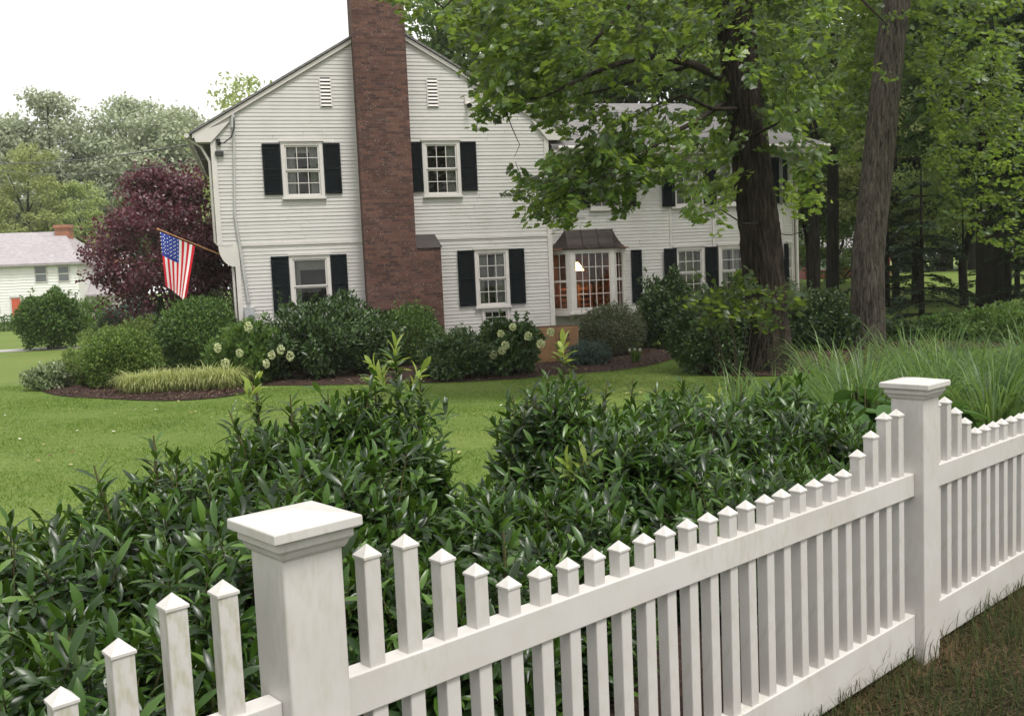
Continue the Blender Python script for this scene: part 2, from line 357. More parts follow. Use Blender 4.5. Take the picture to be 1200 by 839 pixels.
class LeafBag:
    def __init__(s): s.P = []; s.D = []; s.N = []; s.L = []; s.W = []; s.r = []
    def add(s, P, D, N, L, W, r=None):
        n = len(P); s.P.append(P); s.D.append(D); s.N.append(N); s.L.append(np.broadcast_to(L, n)); s.W.append(np.broadcast_to(W, n))
        s.r.append(rng.random(n) if r is None else np.broadcast_to(r, n))
    def mesh(s, name, tpl, mat, origin=(0, 0, 0), smooth=True):
        V, T, r = leaves(np.concatenate(s.P)-np.asarray(origin), np.concatenate(s.D), np.concatenate(s.N), np.concatenate(s.L), np.concatenate(s.W), tpl, np.concatenate(s.r))
        return tri_mesh(name, V, T, mat, r, smooth=smooth)
def rdir(n): return unit(rng.normal(size=(n, 3)))

def shoot_tubes(mb, A, B, r=.004, n=3, sag=0):
    for a, b in zip(A, B):
        m = (a+b)/2 + np.array([0, 0, sag]); mb.tube([a, m, b], [r, r*.8, r*.5], n, cap=False)

def rosettes(bag, P, A, nl=9, L=.11, W=.028, spread=(.55, 1.35), rlen=.07, r0=0, r1=1, jit=.25):
    """whorls of leaves round shoot tips P with axes A"""
    A = unit(A); n = len(P)
    ref = unit(np.cross(A, rdir(n))); ref2 = np.cross(A, ref)
    for k in range(nl):
        ph = k*2.4 + rng.random(n)*.6
        th = spread[0] + (spread[1]-spread[0])*(k/(nl-1)) + rng.normal(size=n)*jit*.5
        rad = ref*np.cos(ph)[:, None] + ref2*np.sin(ph)[:, None]
        D = A*np.cos(th)[:, None] + rad*np.sin(th)[:, None]; D[:, 2] -= .12*(k/nl)
        N = A*np.sin(th)[:, None] - rad*np.cos(th)[:, None] + rng.normal(size=(n, 3))*jit*.6
        base = P - A*(rlen*k/nl)
        sc = rng.uniform(.55, 1.2, n)
        bag.add(base, D, N, L*sc, W*sc*rng.uniform(.85, 1.15, n), r0 + (r1-r0)*rng.random(n)**1.3)

# ------------------------------------------------------------------ world, sun, haze
def build_light():
    w = bpy.data.worlds.new('World'); scene.world = w; w.use_nodes = True; nt = w.node_tree; nt.nodes.clear()
    out = nt.nodes.new('ShaderNodeOutputWorld'); bg = nt.nodes.new('ShaderNodeBackground'); sky = nt.nodes.new('ShaderNodeTexSky')
    sky.sky_type = 'NISHITA'; sky.sun_disc = False
    el, az = math.radians(64), math.radians(142)      # azimuth clockwise from +Y: behind the camera, to the right
    sky.sun_elevation = el; sky.sun_rotation = az; sky.dust_density = 4; sky.air_density = 1.2
    hs = nt.nodes.new('ShaderNodeHueSaturation'); hs.inputs['Saturation'].default_value = .25
    mx = nt.nodes.new('ShaderNodeMix'); mx.data_type = 'RGBA'; mx.inputs[0].default_value = .72     # thin even cloud over the blue
    nt.links.new(sky.outputs[0], hs.inputs['Color']); nt.links.new(hs.outputs[0], mx.inputs[6]); mx.inputs[7].default_value = (10.4, 10.3, 10.1, 1)
    nt.links.new(mx.outputs[2], bg.inputs[0]); bg.inputs[1].default_value = .12
    nt.links.new(bg.outputs[0], out.inputs[0])
    sl = bpy.data.lights.new('sun', 'SUN'); sl.energy = 2.9; sl.angle = math.radians(16); sl.color = (1, .965, .91)
    so = bpy.data.objects.new('sun', sl); COL.objects.link(so)
    d = Vector((math.sin(az)*math.cos(el), math.cos(az)*math.cos(el), math.sin(el)))
    so.rotation_euler = d.to_track_quat('Z', 'Y').to_euler(); so.location = d*50
    vs = scene.view_settings; vs.view_transform = 'Standard'; vs.look = 'None'; vs.gamma = 1; vs.use_curve_mapping = False
    vs.exposure = EXPOSURE
    c = scene.cycles
    c.max_bounces = 6; c.diffuse_bounces = 2; c.glossy_bounces = 3; c.transmission_bounces = 3; c.transparent_max_bounces = 8; c.volume_bounces = 1
    c.use_denoising = True
    try: c.denoiser = 'OPENIMAGEDENOISE'
    except Exception: pass
    c.use_adaptive_sampling = True; c.adaptive_threshold = .015
    c.sample_clamp_indirect = 6; c.caustics_reflective = False; c.caustics_refractive = False
EXPOSURE = .30
HAZE = .0004
def build_haze():
    mb = MB(); mb.box(-110, 90, -6, 160, -4, 38)
    t = NT('pale_air'); v = t.n('ShaderNodeVolumePrincipled'); v.inputs['Color'].default_value = (.97, .98, .96, 1); v.inputs['Density'].default_value = HAZE
    v.inputs['Anisotropy'].default_value = .2
    t.l(v.outputs[0], t.out.inputs['Volume'])
    tag(mb.build('haze', t.m), kind='stuff')

# ------------------------------------------------------------------ ground
PX, PY, FA, FG, FL = -.4295, 1.7923, .7356, -.0079, 2.6042
FU = np.array([math.cos(FA), math.sin(FA)]); FN = np.array([-FU[1], FU[0]])
def fp(s, t, z=0): 
    p = np.array([PX, PY]) + FU*s + FN*t; return np.array([p[0], p[1], z])
def fst(x, y):
    d0, d1 = x-PX, y-PY; return d0*FU[0]+d1*FU[1], d0*FN[0]+d1*FN[1]
def sheet(name, poly, mat, lift, step=.5, bump=0., seed=0):
    """a ground sheet inside the polygon, following the terrain"""
    import bmesh
    bm = bmesh.new(); vs = [bm.verts.new((float(p[0]), float(p[1]), 0)) for p in poly]; fc = bm.faces.new(vs)
    xs = [p[0] for p in poly]; ys = [p[1] for p in poly]
    for ax, lo, hi in ((0, min(xs), max(xs)), (1, min(ys), max(ys))):
        k = lo + step
        while k < hi:
            co_ = (k, 0, 0) if ax == 0 else (0, k, 0); no = (1, 0, 0) if ax == 0 else (0, 1, 0)
            bmesh.ops.bisect_plane(bm, geom=bm.verts[:]+bm.edges[:]+bm.faces[:], plane_co=co_, plane_no=no); k += step
    bm.verts.ensure_lookup_table()
    be = set(v for e in bm.edges if e.is_boundary for v in e.verts)
    for v in bm.verts:
        h = bump*(.4+mnoise.noise(Vector((v.co.x*1.7, v.co.y*1.7, seed)))) if v not in be else 0
        v.co.z = float(gz(v.co.x, v.co.y)) + lift + max(h, 0)
    bmesh.ops.recalc_face_normals(bm, faces=bm.faces)
    for f in bm.faces:
        if f.normal.z < 0: f.normal_flip()
        f.smooth = True
    me = bpy.data.meshes.new(name); bm.to_mesh(me); bm.free(); me.materials.append(mat)
    return tag(link(name, me), kind='structure')

def smooth_poly(pts, n=6):
    pts = [np.asarray(p[:2], float) for p in pts]; out = []
    m = len(pts)
    for i in range(m):
        p0, p1, p2, p3 = pts[i-1], pts[i], pts[(i+1) % m], pts[(i+2) % m]
        for k in range(n):
            t = k/n; out.append(.5*((2*p1)+(-p0+p2)*t+(2*p0-5*p1+4*p2-p3)*t*t+(-p0+3*p1-3*p2+p3)*t**3))
    return out

BEDS = []
def inpoly(x, y, poly):
    poly = np.asarray(poly); r = np.zeros(len(x), bool); j = len(poly)-1
    for i in range(len(poly)):
        xi, yi = poly[i]; xj, yj = poly[j]
        with np.errstate(divide='ignore', invalid='ignore'):
            c = ((yi > y) != (yj > y)) & (x < (xj-xi)*(y-yi)/(yj-yi+1e-12)+xi)
        r ^= c; j = i
    return r
def build_ground():
    # one sheet to the horizon, fine near the camera
    xs = np.unique(np.concatenate([np.linspace(-14, 14, 71), np.linspace(-60, 60, 61), np.linspace(-280, 280, 29)]))
    ys = np.unique(np.concatenate([np.linspace(-2, 26, 71), np.linspace(-10, 110, 61), np.linspace(-60, 420, 33)]))
    X, Y = np.meshgrid(xs, ys); Z = gz(X, Y); V = np.stack([X, Y, Z], -1).reshape(-1, 3); nx = len(xs)
    i, j = np.meshgrid(np.arange(len(ys)-1), np.arange(nx-1), indexing='ij'); a = (i*nx+j).ravel()
    Q = np.stack([a, a+1, a+nx+1, a+nx], -1)
    tag(link('lawn', tri_mesh('lawn', V, Q, MT['lawn'], smooth=True)), kind='structure')
    # verge in front of the fence, mulch under the hedge
    sheet('verge', [fp(-6, -5), fp(14, -5), fp(14, .12), fp(-6, .12)], MT['verge'], .008, .4)
    hp = smooth_poly([fp(-5, .125), fp(2, .125), fp(10, .125), fp(10, 3.2), fp(6.5, 3.4), fp(4.6, 2.2), fp(2.6, 2.4), fp(1.9, 2.0), fp(1.4, 2.7), fp(.3, 2.5), fp(-1, 1.8), fp(-5, 1.2)], 4)
    sheet('hedge_mulch', hp, MT['mulch'], .012, .35, .03, 1); BEDS.append(np.array(hp))
    g = lambda x, y: on_ground(x, y)
    hb = [g(355, 452), g(500, 449), g(600, 445), g(660, 439), g(730, 434), g(780, 424), g(815, 412), g(850, 413), g(885, 428)]
    hb += [np.array([9.5, 24.5, 0]), np.array([3, 24.4, 0]), np.array([-7.2, 22.9, 0]), np.array([-8.2, 21, 0])]
    hb = smooth_poly(hb[::1], 5); sheet('mulch_bed', hb, MT['mulch'], .012, .4, .06, 2); BEDS.append(np.array(hb))
    lb = smooth_poly([g(62, 463), g(130, 468), g(205, 470), g(275, 464), g(300, 455), np.array([-7.5, 21, 0]), np.array([-8.5, 24, 0]), g(120, 425), g(80, 440), g(45, 452)], 5)
    sheet('flower_bed', lb, MT['mulch'], .016, .4, .05, 3); BEDS.append(np.array(lb))
    tb = smooth_poly([g(800, 436), g(860, 441), g(930, 440), g(1000, 430), g(1080, 415), g(1200, 405), np.array([14, 22, 0]), np.array([10, 24.2, 0]), g(880, 410), g(820, 418)], 5)
    sheet('tree_bed', tb, MT['mulch'], .02, .5, .04, 4); BEDS.append(np.array(tb))
    # street and drive at the left, beyond the bed
    sheet('driveway', [(-60, 34.2), (-16.2, 34.6), (-15.0, 36.2), (-60, 37.2)], MT['asphalt'], .012, 2)
    # loose bark chips over the beds
    CP = []
    for b_ in BEDS[1:]:
        q = poly_sample(b_, 9000); CP.append(q)
    CP = np.concatenate(CP); n = len(CP); z = gz(CP[:, 0], CP[:, 1]) + .03 + rng.random(n)*.03; P = np.concatenate([CP, z[:, None]], 1)
    V, T, r_ = leaves(P, rdir(n)*np.array([1, 1, .25]), rdir(n)*.5+np.array([0, 0, 1.]), rng.uniform(.03, .10, n), rng.uniform(.012, .035, n), 'dia')
    tag(link('mulch_chips', tri_mesh('mulch_chips', V, T, MT['chip'], r_)), 'loose brown bark chips strewn over the planting beds', 'mulch', kind='stuff')
    # near lawn blades
    n = 460000
    x = rng.uniform(-16, 11, n); y = 4.2 + 17*rng.random(n)**1.25
    az = np.abs(x/y); k = az < .62 + .5*rng.random(n)
    s, t = fst(x, y); k &= (t > .6)
    for b in BEDS: k &= ~inpoly(x, y, b)
    x, y = x[k], y[k]; n = len(x); z = gz(x, y)
    h = rng.uniform(.014, .036, n)*(.8+.5*np.sin(x*1.3+y*.9)*np.sin(y*1.7)); an = rng.random(n)*2*PI; w = rng.uniform(.0025, .005, n)*(1+.06*y)
    dx, dy = np.cos(an), np.sin(an); lean = rng.normal(size=(n, 2))*.02
    V = np.stack([np.stack([x-dx*w, y-dy*w, z-.004], -1), np.stack([x+dx*w, y+dy*w, z-.004], -1), np.stack([x+lean[:, 0], y+lean[:, 1], z+h], -1)], 1).reshape(-1, 3)
    T = np.arange(3*n).reshape(-1, 3)
    pt = np.array([mnoise.noise(Vector((float(a)*.9, float(b_)*.9, 2.))) + .6*mnoise.noise(Vector((float(a)*3.1, float(b_)*3.1, 5.))) for a, b_ in zip(x, y)])
    pr = np.clip(rng.random(n)*.55 + .22 + .45*pt, 0, 1)
    tag(link('lawn_grass', tri_mesh('lawn_grass', V, T, MT['blade_lawn'], np.repeat(pr, 3))), 'short green mown grass covering the lawn behind the hedge', 'grass', kind='stuff')
    n = 420; x = rng.uniform(-9, 8, n); y = rng.uniform(5, 19, n); s, t = fst(x, y); k = t > 3; x, y = x[k], y[k]; n = len(x); P = np.stack([x, y, gz(x, y)+.035], -1)
    V, T, r_ = leaves(P, rdir(n)*np.array([1, 1, .2]), rdir(n)*.5+np.array([0, 0, 1.]), rng.uniform(.03, .08, n), rng.uniform(.02, .05, n), 'oval')
    tag(link('fallen_leaves', tri_mesh('fallen_leaves', V, T, MT['leaf_fallen'], r_)), 'few small fallen leaves scattered over the lawn', 'leaves', kind='stuff')
    # rough verge: needles and thin grass
    n = 75000
    s = rng.uniform(-.5, 9, n); t = -rng.random(n)**1.7*2.4 + .04
    P = np.array([PX, PY]) + s[:, None]*FU + t[:, None]*FN; k = P[:, 1] > .2; P = P[k]; t = t[k]; n = len(P)
    flat = rng.random(n) < .62
    h = np.where(flat, rng.uniform(.005, .03, n), rng.uniform(.03, .12, n)*np.where(rng.random(n) < .04, 2.2, 1)); ln = np.where(flat, rng.uniform(.05, .12, n), rng.uniform(.02, .09, n))
    an = rng.random(n)*2*PI; d = np.stack([np.cos(an), np.sin(an)], -1); sd = np.stack([-d[:, 1], d[:, 0]], -1); w = rng.uniform(.0012, .0025, n)[:, None]
    z0 = gz(P[:, 0], P[:, 1]) + .006
    mk = lambda xy, z: np.concatenate([xy, z[:, None]], 1)
    V = np.stack([mk(P-sd*w, z0), mk(P+sd*w, z0), mk(P+d*ln[:, None]*.5+sd*w*.8, z0+h*.75), mk(P+d*ln[:, None]*.5-sd*w*.8, z0+h*.75), mk(P+d*ln[:, None], z0+h)], 1).reshape(-1, 3)
    T = (np.array([[0, 1, 2], [0, 2, 3], [3, 2, 4]])[None] + (np.arange(n)*5)[:, None, None]).reshape(-1, 3)
    pn = np.array([mnoise.noise(Vector((float(a)*2.2, float(b_)*2.2, 9.))) for a, b_ in P]); r = np.clip(np.where(flat, rng.uniform(.55, 1, n), rng.uniform(0, .55, n)) + .35*pn, 0, 1)
    tag(link('verge_grass', tri_mesh('verge_grass', V, T, MT['blade_verge'], np.repeat(r, 5))), 'rough thin grass and brown pine needles in front of the white fence', 'grass', kind='stuff')

# ------------------------------------------------------------------ the white house (local axes: x along the gable wall, y into the house)
WO = at(355, 300, 23.3); WO2 = np.array([WO[0], WO[1], 0.])
WU = np.array([math.cos(HB), math.sin(HB), 0]); WN = np.array([math.sin(HB), -math.cos(HB), 0])
def wall(x, y, off=0.):
    """photo pixel on the plane standing off metres in front of the gable wall -> (along, height)"""
    r = ray(x, y); o = WO + WN*off; t = ((o-CAM) @ WN)/(r @ WN); P = CAM + r*t
    return float((P-WO) @ WU), float(P[2])
def hw(s, y, z=0): 
    p = WO2 + WU*s - WN*y; return np.array([p[0], p[1], z])
class Facet:
    def __init__(s, p0, p1):
        s.p0 = np.array(p0, float); d = np.array(p1, float)-s.p0; s.L = float(np.linalg.norm(d)); s.u = d/s.L; s.n = np.array([s.u[1], -s.u[0]])
    def __call__(s, a, o, z):
        q = s.p0 + s.u*a + s.n*o; return (q[0], q[1], z)
GROUND_H = -.62
E_ = .0885
def clap(mb, F, rng_fn, z0, z1, holes=(), lap=.014):
    """clapboard courses on facet F between z0 and z1, leaving the window holes open"""
    z = z0; k = 0
    while z < z1-1e-4:
        zt = min(z+E_, z1); a0, a1 = rng_fn((z+zt)/2)
        segs = [(a0, a1)] if a1 > a0 else []
        for (h0, h1, g0, g1) in holes:
            if g0 < (z+zt)/2 < g1:
                ns = []
                for s0, s1 in segs:
                    if h0 > s0: ns.append((s0, min(s1, h0)))
                    if h1 < s1: ns.append((max(s0, h1), s1))
                segs = [q for q in ns if q[1]-q[0] > .005]
        planks = []
        for s0, s1 in segs:
            c0 = s0
            while s1-c0 > 3.2:
                c1 = c0 + random.uniform(1.4, 3.0); planks.append((c0, c1-.006)); c0 = c1
            planks.append((c0, s1))
        for s0, s1 in planks:
            j = lap + random.uniform(-.003, .003)
            P = [F(s0, j, z), F(s1, j, z), F(s1, .002, zt+.004), F(s0, .002, zt+.004), F(s0, -.01, z), F(s1, -.01, z)]
            mb.add(P, [(0, 1, 2, 3), (4, 5, 1, 0)])
        z += E_; k += 1

def window(par, F, a0, a1, z0, z1, cols=3, rows=2, sashes=2, depth=.4, curtain=None, head=True, lower_rows=None, room='interior', casing=.085):
    """double-hung window: casing, sashes and muntins; pane, curtain and sill hang under it"""
    m = MB(); c = casing; B = lambda *q, mi=0: m.box(*q, mi=mi, fr=F)
    B(a0, a0+c, .0, .045, z0, z1); B(a1-c, a1, .0, .045, z0, z1); B(a0+c, a1-c, .0, .043, z1-c, z1); B(a0+c, a1-c, .0, .043, z0, z0+.05)
    if head: B(a0-.03, a1+.03, .0, .075, z1+.002, z1+.04)
    # reveal and dark room behind
    i0, i1, j0, j1 = a0+c, a1-c, z0+.05, z1-c
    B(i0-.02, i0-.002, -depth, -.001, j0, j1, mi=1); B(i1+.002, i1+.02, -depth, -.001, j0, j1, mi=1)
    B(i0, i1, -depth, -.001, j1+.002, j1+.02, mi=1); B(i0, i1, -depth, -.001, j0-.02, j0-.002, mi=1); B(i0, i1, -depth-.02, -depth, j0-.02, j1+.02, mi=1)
    st = .038; H = (j1-j0)/sashes
    for q in range(sashes):
        b0, b1 = j0+H*q, j0+H*(q+1); o0, o1 = (-.035, .0) if q == 0 else (-.012, .022)
        if sashes == 1: o0, o1 = -.03, .01
        B(i0+.001, i0+st, o0, o1, b0+.001, b1-.001); B(i1-st, i1-.001, o0, o1, b0+.001, b1-.001); B(i0+st, i1-st, o0, o1, b0+.001, b0+st); B(i0+st, i1-st, o0, o1, b1-st, b1-.001)
        rr = rows
        for k in range(1, cols):
            x = i0+st+(i1-i0-2*st)*k/cols; B(x-.009, x+.009, o0+.012, o1-.004, b0+st, b1-st)
        for k in range(1, rr):
            z = b0+st+(b1-b0-2*st)*k/rr; B(i0+st, i1-st, o0+.014, o1-.006, z-.009, z+.009)
    w = m.build('window', [MT['trim'], MT[room]], par)
    for q in range(sashes):
        g = MB(); o = -.02 if q == 0 else .004
        if sashes == 1: o = -.01
        b0, b1 = j0+H*q+st, j0+H*(q+1)-st
        g.add([F(i0+st, o, b0), F(i1-st, o, b0), F(i1-st, o, b1), F(i0+st, o, b1)], [(0, 1, 2, 3)]); g.build('pane', MT['glass'], w)
    if head:
        s = MB(); s.box(a0-.03, a1+.03, .0, .085, z0-.045, z0-.002, fr=F); s.build('sill', MT['trim'], w)
    if curtain:
        for (c0, c1, d0, d1) in curtain:      # fractions of the opening: left, right, bottom, top
            q = MB(); n = 16; V = []
            for k in range(n+1):
                a = i0+(i1-i0)*(c0+(c1-c0)*k/n)
                for z in (j0+(j1-j0)*d0, j0+(j1-j0)*d1): V.append(F(a, -.12+.018*math.sin(k*1.9), z))
            q.add(V, [(2*k, 2*k+2, 2*k+3, 2*k+1) for k in range(n)], sm=True); q.build('curtain', MT['curtain'], w)
    return w
def shutter(par, F, a0, a1, z0, z1, o=.022, panels=2):
    m = MB(); r = .05
    m.box(a0, a0+r, o, o+.035, z0, z1, fr=F); m.box(a1-r, a1, o, o+.035, z0, z1, fr=F)
    zs = [z0+(z1-z0)*k/panels for k in range(panels+1)]
    m.box(a0+r, a1-r, o, o+.034, z0, z0+r, fr=F); m.box(a0+r, a1-r, o, o+.034, z1-r, z1, fr=F)
    for z in zs[1:-1]: m.box(a0+r, a1-r, o, o+.034, z-r/2, z+r/2, fr=F)
    z = z0+r
    while z < z1-r-.03:
        P = [F(a0+r, o+.006, z+.03), F(a1-r, o+.006, z+.03), F(a1-r, o+.028, z), F(a0+r, o+.028, z)]; m.add(P, [(3, 2, 1, 0)]); z += .032
    m.box(a0+r, a1-r, o, o+.005, z0+r, z1-r, fr=F)
    return m.build('shutter', MT['shutter'], par)

def build_house():
    H = thing('colonial_house', WO2 + np.array([0, 0, 0]), 'white two storey clapboard house with black shutters, brick chimney and bay window', 'house', HB)
    G = Facet((0, 0), (1, 0)); S0, S1 = -1.96, 6.36; S0L = -1.58; ZOV = 2.53
    AP = 2.2; ZE = 5.0; SL = .588
    zroof = lambda s: 5.14 + (s+2.38)*SL if s < AP else 5.12 + (6.8-s)*.588
    zap = zroof(AP-.001)
    # openings
    W1 = (-.37, .62, 3.6, 4.93); W2 = (3.07, 4.03, 3.57, 4.93); W3 = (-.34, .64, .72, 2.2); W4 = (4.28, 5.18, .72, 2.18); WB = (4.42, 5.14, .22, .66)
    hole = lambda w: (w[0]+.03, w[1]-.03, w[2]+.02, w[3]-.03)
    m = MB(); holes = [hole(w) for w in (W1, W2, W3, W4, WB)] + [(1.50, 2.68, -1, 9)]
    clap(m, G, lambda z: (S0L, S1), -.14, ZOV-.02, holes)
    def gr(z):
        if z < 4.9: return (S0, S1)
        h = (z+.07-5.14)/SL; return (max(S0, -2.38+h), min(S1, 6.8-(z+.07-5.12)/.588))
    clap(m, G, gr, ZOV, zap-.12, holes)
    m.build('gable_wall', MT['siding'], H)
    m = MB(); m.box(S0L+.03, S1-.02, .0, .3, -1.1, -.142); m.build('foundation', MT['foundation'], H)
    # corner boards, rake boards, frieze, overhang
    m = MB(); m.box(S0-.02, S0+.10, -.036, .1, ZOV-.02, 5.05); m.box(S1-.10, S1+.02, -.036, .52, -.14, 5.02); m.box(S0L-.02, S0L+.09, -.036, .1, -.14, ZOV-.05)
    for s0, s1, z0, z1 in ((-2.38, AP, 5.14, zap), (AP, 6.8, zap, 5.12)):
        m.add([(s0, -.07, z0-.12), (s1, -.07, z1-.12), (s1, -.07, z1-.02), (s0, -.07, z0-.02), (s0, .0, z0-.12), (s1, .0, z1-.12), (s1, .0, z1-.02), (s0, .0, z0-.02)],
              [(0, 1, 2, 3), (0, 4, 5, 1), (3, 2, 6, 7), (0, 3, 7, 4), (1, 5, 6, 2)])
    m.box(S0+.1, S1-.1, -.03, .0, ZOV-.06, ZOV-.003)
    # eave returns
    m.prism([(-2.36, 5.12), (-2.30, 4.93), (-1.96, 4.93), (-1.5, 5.42)], -.075, .25); m.prism([(6.78, 5.10), (6.72, 4.93), (6.36, 4.93), (5.95, 5.42)], -.075, .25)
    # curved bracket under the overhang
    arc = [(S0, ZOV-.02)] + [(S0L-.02 - .36*math.cos(t)*1.0 + 0, ZOV-.06-.48*math.sin(t)) for t in np.linspace(0, PI/2, 8)] + [(S0L-.02, ZOV-.02)]
    m.prism(arc, -.03, .22)
    m.build('trim', MT['trim'], H)
    # front and back walls of the gable block, overhanging storey on the left
    m = MB(); F2 = Facet((S0, 9.0), (S0, 0.0)); clap(m, F2, lambda z: (0, F2.L), ZOV, 5.02); F1 = Facet((S0L, 9.0), (S0L, 0.0)); clap(m, F1, lambda z: (0, F1.L), -.14, ZOV-.05)
    m.box(S0+.02, S0L, .02, 9, ZOV-.05, ZOV-.01); m.box(S0+.02, S1, 8.9, 9.0, -1, 5.1); m.box(S0L+.02, S0L+.06, .05, 8.9, -1.1, ZOV); m.box(S1-.05, S1, 7.4, 8.9, -1, 5.1)
    m.build('side_wall', MT['siding'], H)
    # roof
    m = MB(); th = .055
    for s0, s1, z0, z1 in ((-2.44, AP, 5.105, zap), (6.86, AP, 5.085, zap)):
        m.add([(s0, -.11, z0), (s1, -.11, z1), (s1, 9.2, z1), (s0, 9.2, z0), (s0, -.11, z0+th), (s1, -.11, z1+th), (s1, 9.2, z1+th), (s0, 9.2, z0+th)],
              [(0, 1, 2, 3), (4, 5, 6, 7), (0, 4, 5, 1), (3, 2, 6, 7), (0, 3, 7, 4), (1, 5, 6, 2)])
    m.build('roof', MT['shingle'], H)
    # gutter along the left eave
    m = MB(); m.tube([(-2.50, -.1, 5.08), (-2.50, 9.1, 5.08)], .055, 10); m.tube([(-2.50, .15, 5.06), (-2.2, .15, 4.85), (-2.03, .12, 4.5), (-2.03, .12, 2.6), (-1.66, .12, 2.2), (-1.66, .12, -.4)], .035, 8); m.build('gutter', MT['trim'], H)
    # chimney
    m = MB(); m.box(1.46, 2.72, -.5, .42, -1.0, 9.6); m.box(1.40, 2.78, -.56, .48, 9.6, 9.78)
    m.box(2.722, 3.33, -.5, .06, -1.0, 2.26); ch = m.build('chimney', MT['brick'], H)
    m = MB(); m.add([(2.724, -.53, 2.262), (3.37, -.53, 2.262), (3.22, -.36, 2.60), (2.724, -.36, 2.60), (2.724, .05, 2.262), (3.37, .05, 2.262), (3.22, .05, 2.6), (2.724, .05, 2.6)],
        [(0, 1, 2, 3), (1, 5, 6, 2), (3, 2, 6, 7), (0, 3, 7, 4), (4, 7, 6, 5), (0, 4, 5, 1)]); m.build('shoulder_cap', MT['copper'], ch)
    # windows of the gable wall
    window(H, G, *W1, curtain=[(.0, .30, 0, 1), (.72, 1., 0, 1), (.3, .72, .86, 1)]); window(H, G, *W2, curtain=[(.66, 1., 0, 1), (0, .12, 0, 1)])
    window(H, G, *W3, cols=1, rows=1, curtain=[(0, .22, 0, 1), (.2, 1, .8, 1)]); window(H, G, *W4, curtain=[(0, .25, .05, 1), (.62, 1., .0, 1), (.2, .4, .55, 1)])
    window(H, G, *WB, cols=3, rows=2, sashes=1, head=False, casing=.05)
    for a0, a1, z0, z1 in ((-.81, -.385, 3.68, 4.89), (.635, 1.04, 3.68, 4.89), (2.66, 3.055, 3.68, 4.9), (4.045, 4.45, 3.68, 4.9), (-.77, -.355, .76, 2.2), (.655, 1.05, .76, 2.2), (3.84, 4.265, .76, 2.18), (5.195, 5.6, .76, 2.18)):
        shutter(H, G, a0, a1, z0, z1)
    for s in (.63, 3.26):        # louvred gable vents
        m = MB(); m.box(s, s+.03, .0, .03, 5.76, 6.46, fr=G); m.box(s+.27, s+.30, .0, .03, 5.76, 6.46, fr=G); m.box(s+.03, s+.27, -.0, .024, 5.76, 6.46, mi=1, fr=G)
        z = 5.78
        while z < 6.44:
            m.add([G(s+.03, .045, z), G(s+.27, .045, z), G(s+.27, .026, z+.05), G(s+.03, .026, z+.05)], [(0, 1, 2, 3)]); z += .085
        m.build('gable_vent', [MT['trim'], MT['black']], H)
    s, z = wall(548, 122); m = MB(); m.box(s-.08, s+.08, .02, .05, z-.02, z+.18, fr=G); m.tube([G(s, .04, z), G(s, .16, z-.06)], .05, 10); m.tube([G(s, .155, z-.058), G(s, .19, z-.075)], [.055, .07], 10, mi=1); m.build('floodlight', [MT['trim'], MT['black']], H)
    # electric service: mast head, conduit, meter
    p = lambda x, y, o=.06: G(*((lambda q: (q[0], o, q[1]))(wall(x, y, o))))
    m = MB(); m.tube([p(273, 134), p(274, 150), p(275, 250), p(291, 355)], .028, 8); m.tube([p(273, 136), p(273, 150)], .05, 10); m.tube([p(280, 275), p(294, 360)], .012, 6); m.build('service_conduit', MT['conduit'], H)
    m = MB(); m.tube([p(274, 138, .1), p(274.5, 150, .15), p(271, 161, .17), p(262, 168, .15), p(255, 167, .1)], .016, 6); m.tube([p(255, 163, .08), p(257, 170, .05)], .05, 8); m.box(*(wall(252, 180)[0], wall(262, 180)[0]), .02, .08, wall(257, 183)[1], wall(257, 178)[1], fr=G); m.build('service_cable', MT['black'], H)
    a0, z1 = wall(286, 360); a1, z0 = wall(300, 385); m = MB(); m.box(a0, a1, .02, .16, z0, z1, fr=G); w = m.build('meter_box', MT['meter'], H); bevel(w, .01)
    sc, zc = (a0+a1)/2+.02, (z0+z1)/2; d = MB(); d.tube([G(sc, .16, zc), G(sc, .25, zc)], [.085, .075], 16); d.build('meter_dial', MT['greypane'], w)

    # ---------------- wing (set back half a metre)
    YW = .5; off = -YW
    WF = Facet((0, YW), (1, YW)); SA, SB = 6.30, 9.97
    bc0 = wall(668, 293, -.02)[0]; bc1 = wall(719.5, 291, -.02)[0]; BP = .47; bl, br_ = bc0-.47, bc1+.47
    uz0, uz1 = 3.16, 4.46
    WU_ = (7.65, 8.55, uz0, uz1+.02)
    m = MB(); clap(m, WF, lambda z: (SA, SB), -.1, 4.72, [(bl+.03, br_-.03, .50, 2.15), hole(WU_)])
    m.build('wing_wall', MT['siding'], H)
    V = [(SB, YW), (11.10, YW-.30), (13.28, YW-.30), (13.98, YW+.36)]
    FB, FC, FD = Facet(V[0], V[1]), Facet(V[1], V[2]), Facet(V[2], V[3])
    def fw(F, x, off_):  # along-facet coordinate of a photo pixel column near the facet
        best = None
        for a in np.linspace(-.3, F.L+.3, 400):
            q = F(a, 0, 1.5); P = WO2 + WU*q[0] - WN*q[1] + np.array([0, 0, q[2]]); d = P-CAM; k = d @ _F; px = 600+f_px*(d @ _R)/k
            if best is None or abs(px-x) < best[0]: best = (abs(px-x), a)
        return best[1]
    b0, b1 = fw(FB, 790.5, 0), fw(FB, 826, 0); bw = MB()
    lowB = (b0, b1, .68, 2.06); upB = (b0, b1, uz0, uz1)
    clap(bw, FB, lambda z: (0, FB.L), -.1, 4.72, [hole(lowB), hole(upB)])
    c0 = fw(FC, 841.5, 0); c1 = c0+1.55; lowC = (c0, c1, .68, 2.06); upC = (c0, c1, uz0, uz1)
    clap(bw, FC, lambda z: (0, FC.L), -.1, 4.72, [hole(lowC), hole(upC)])
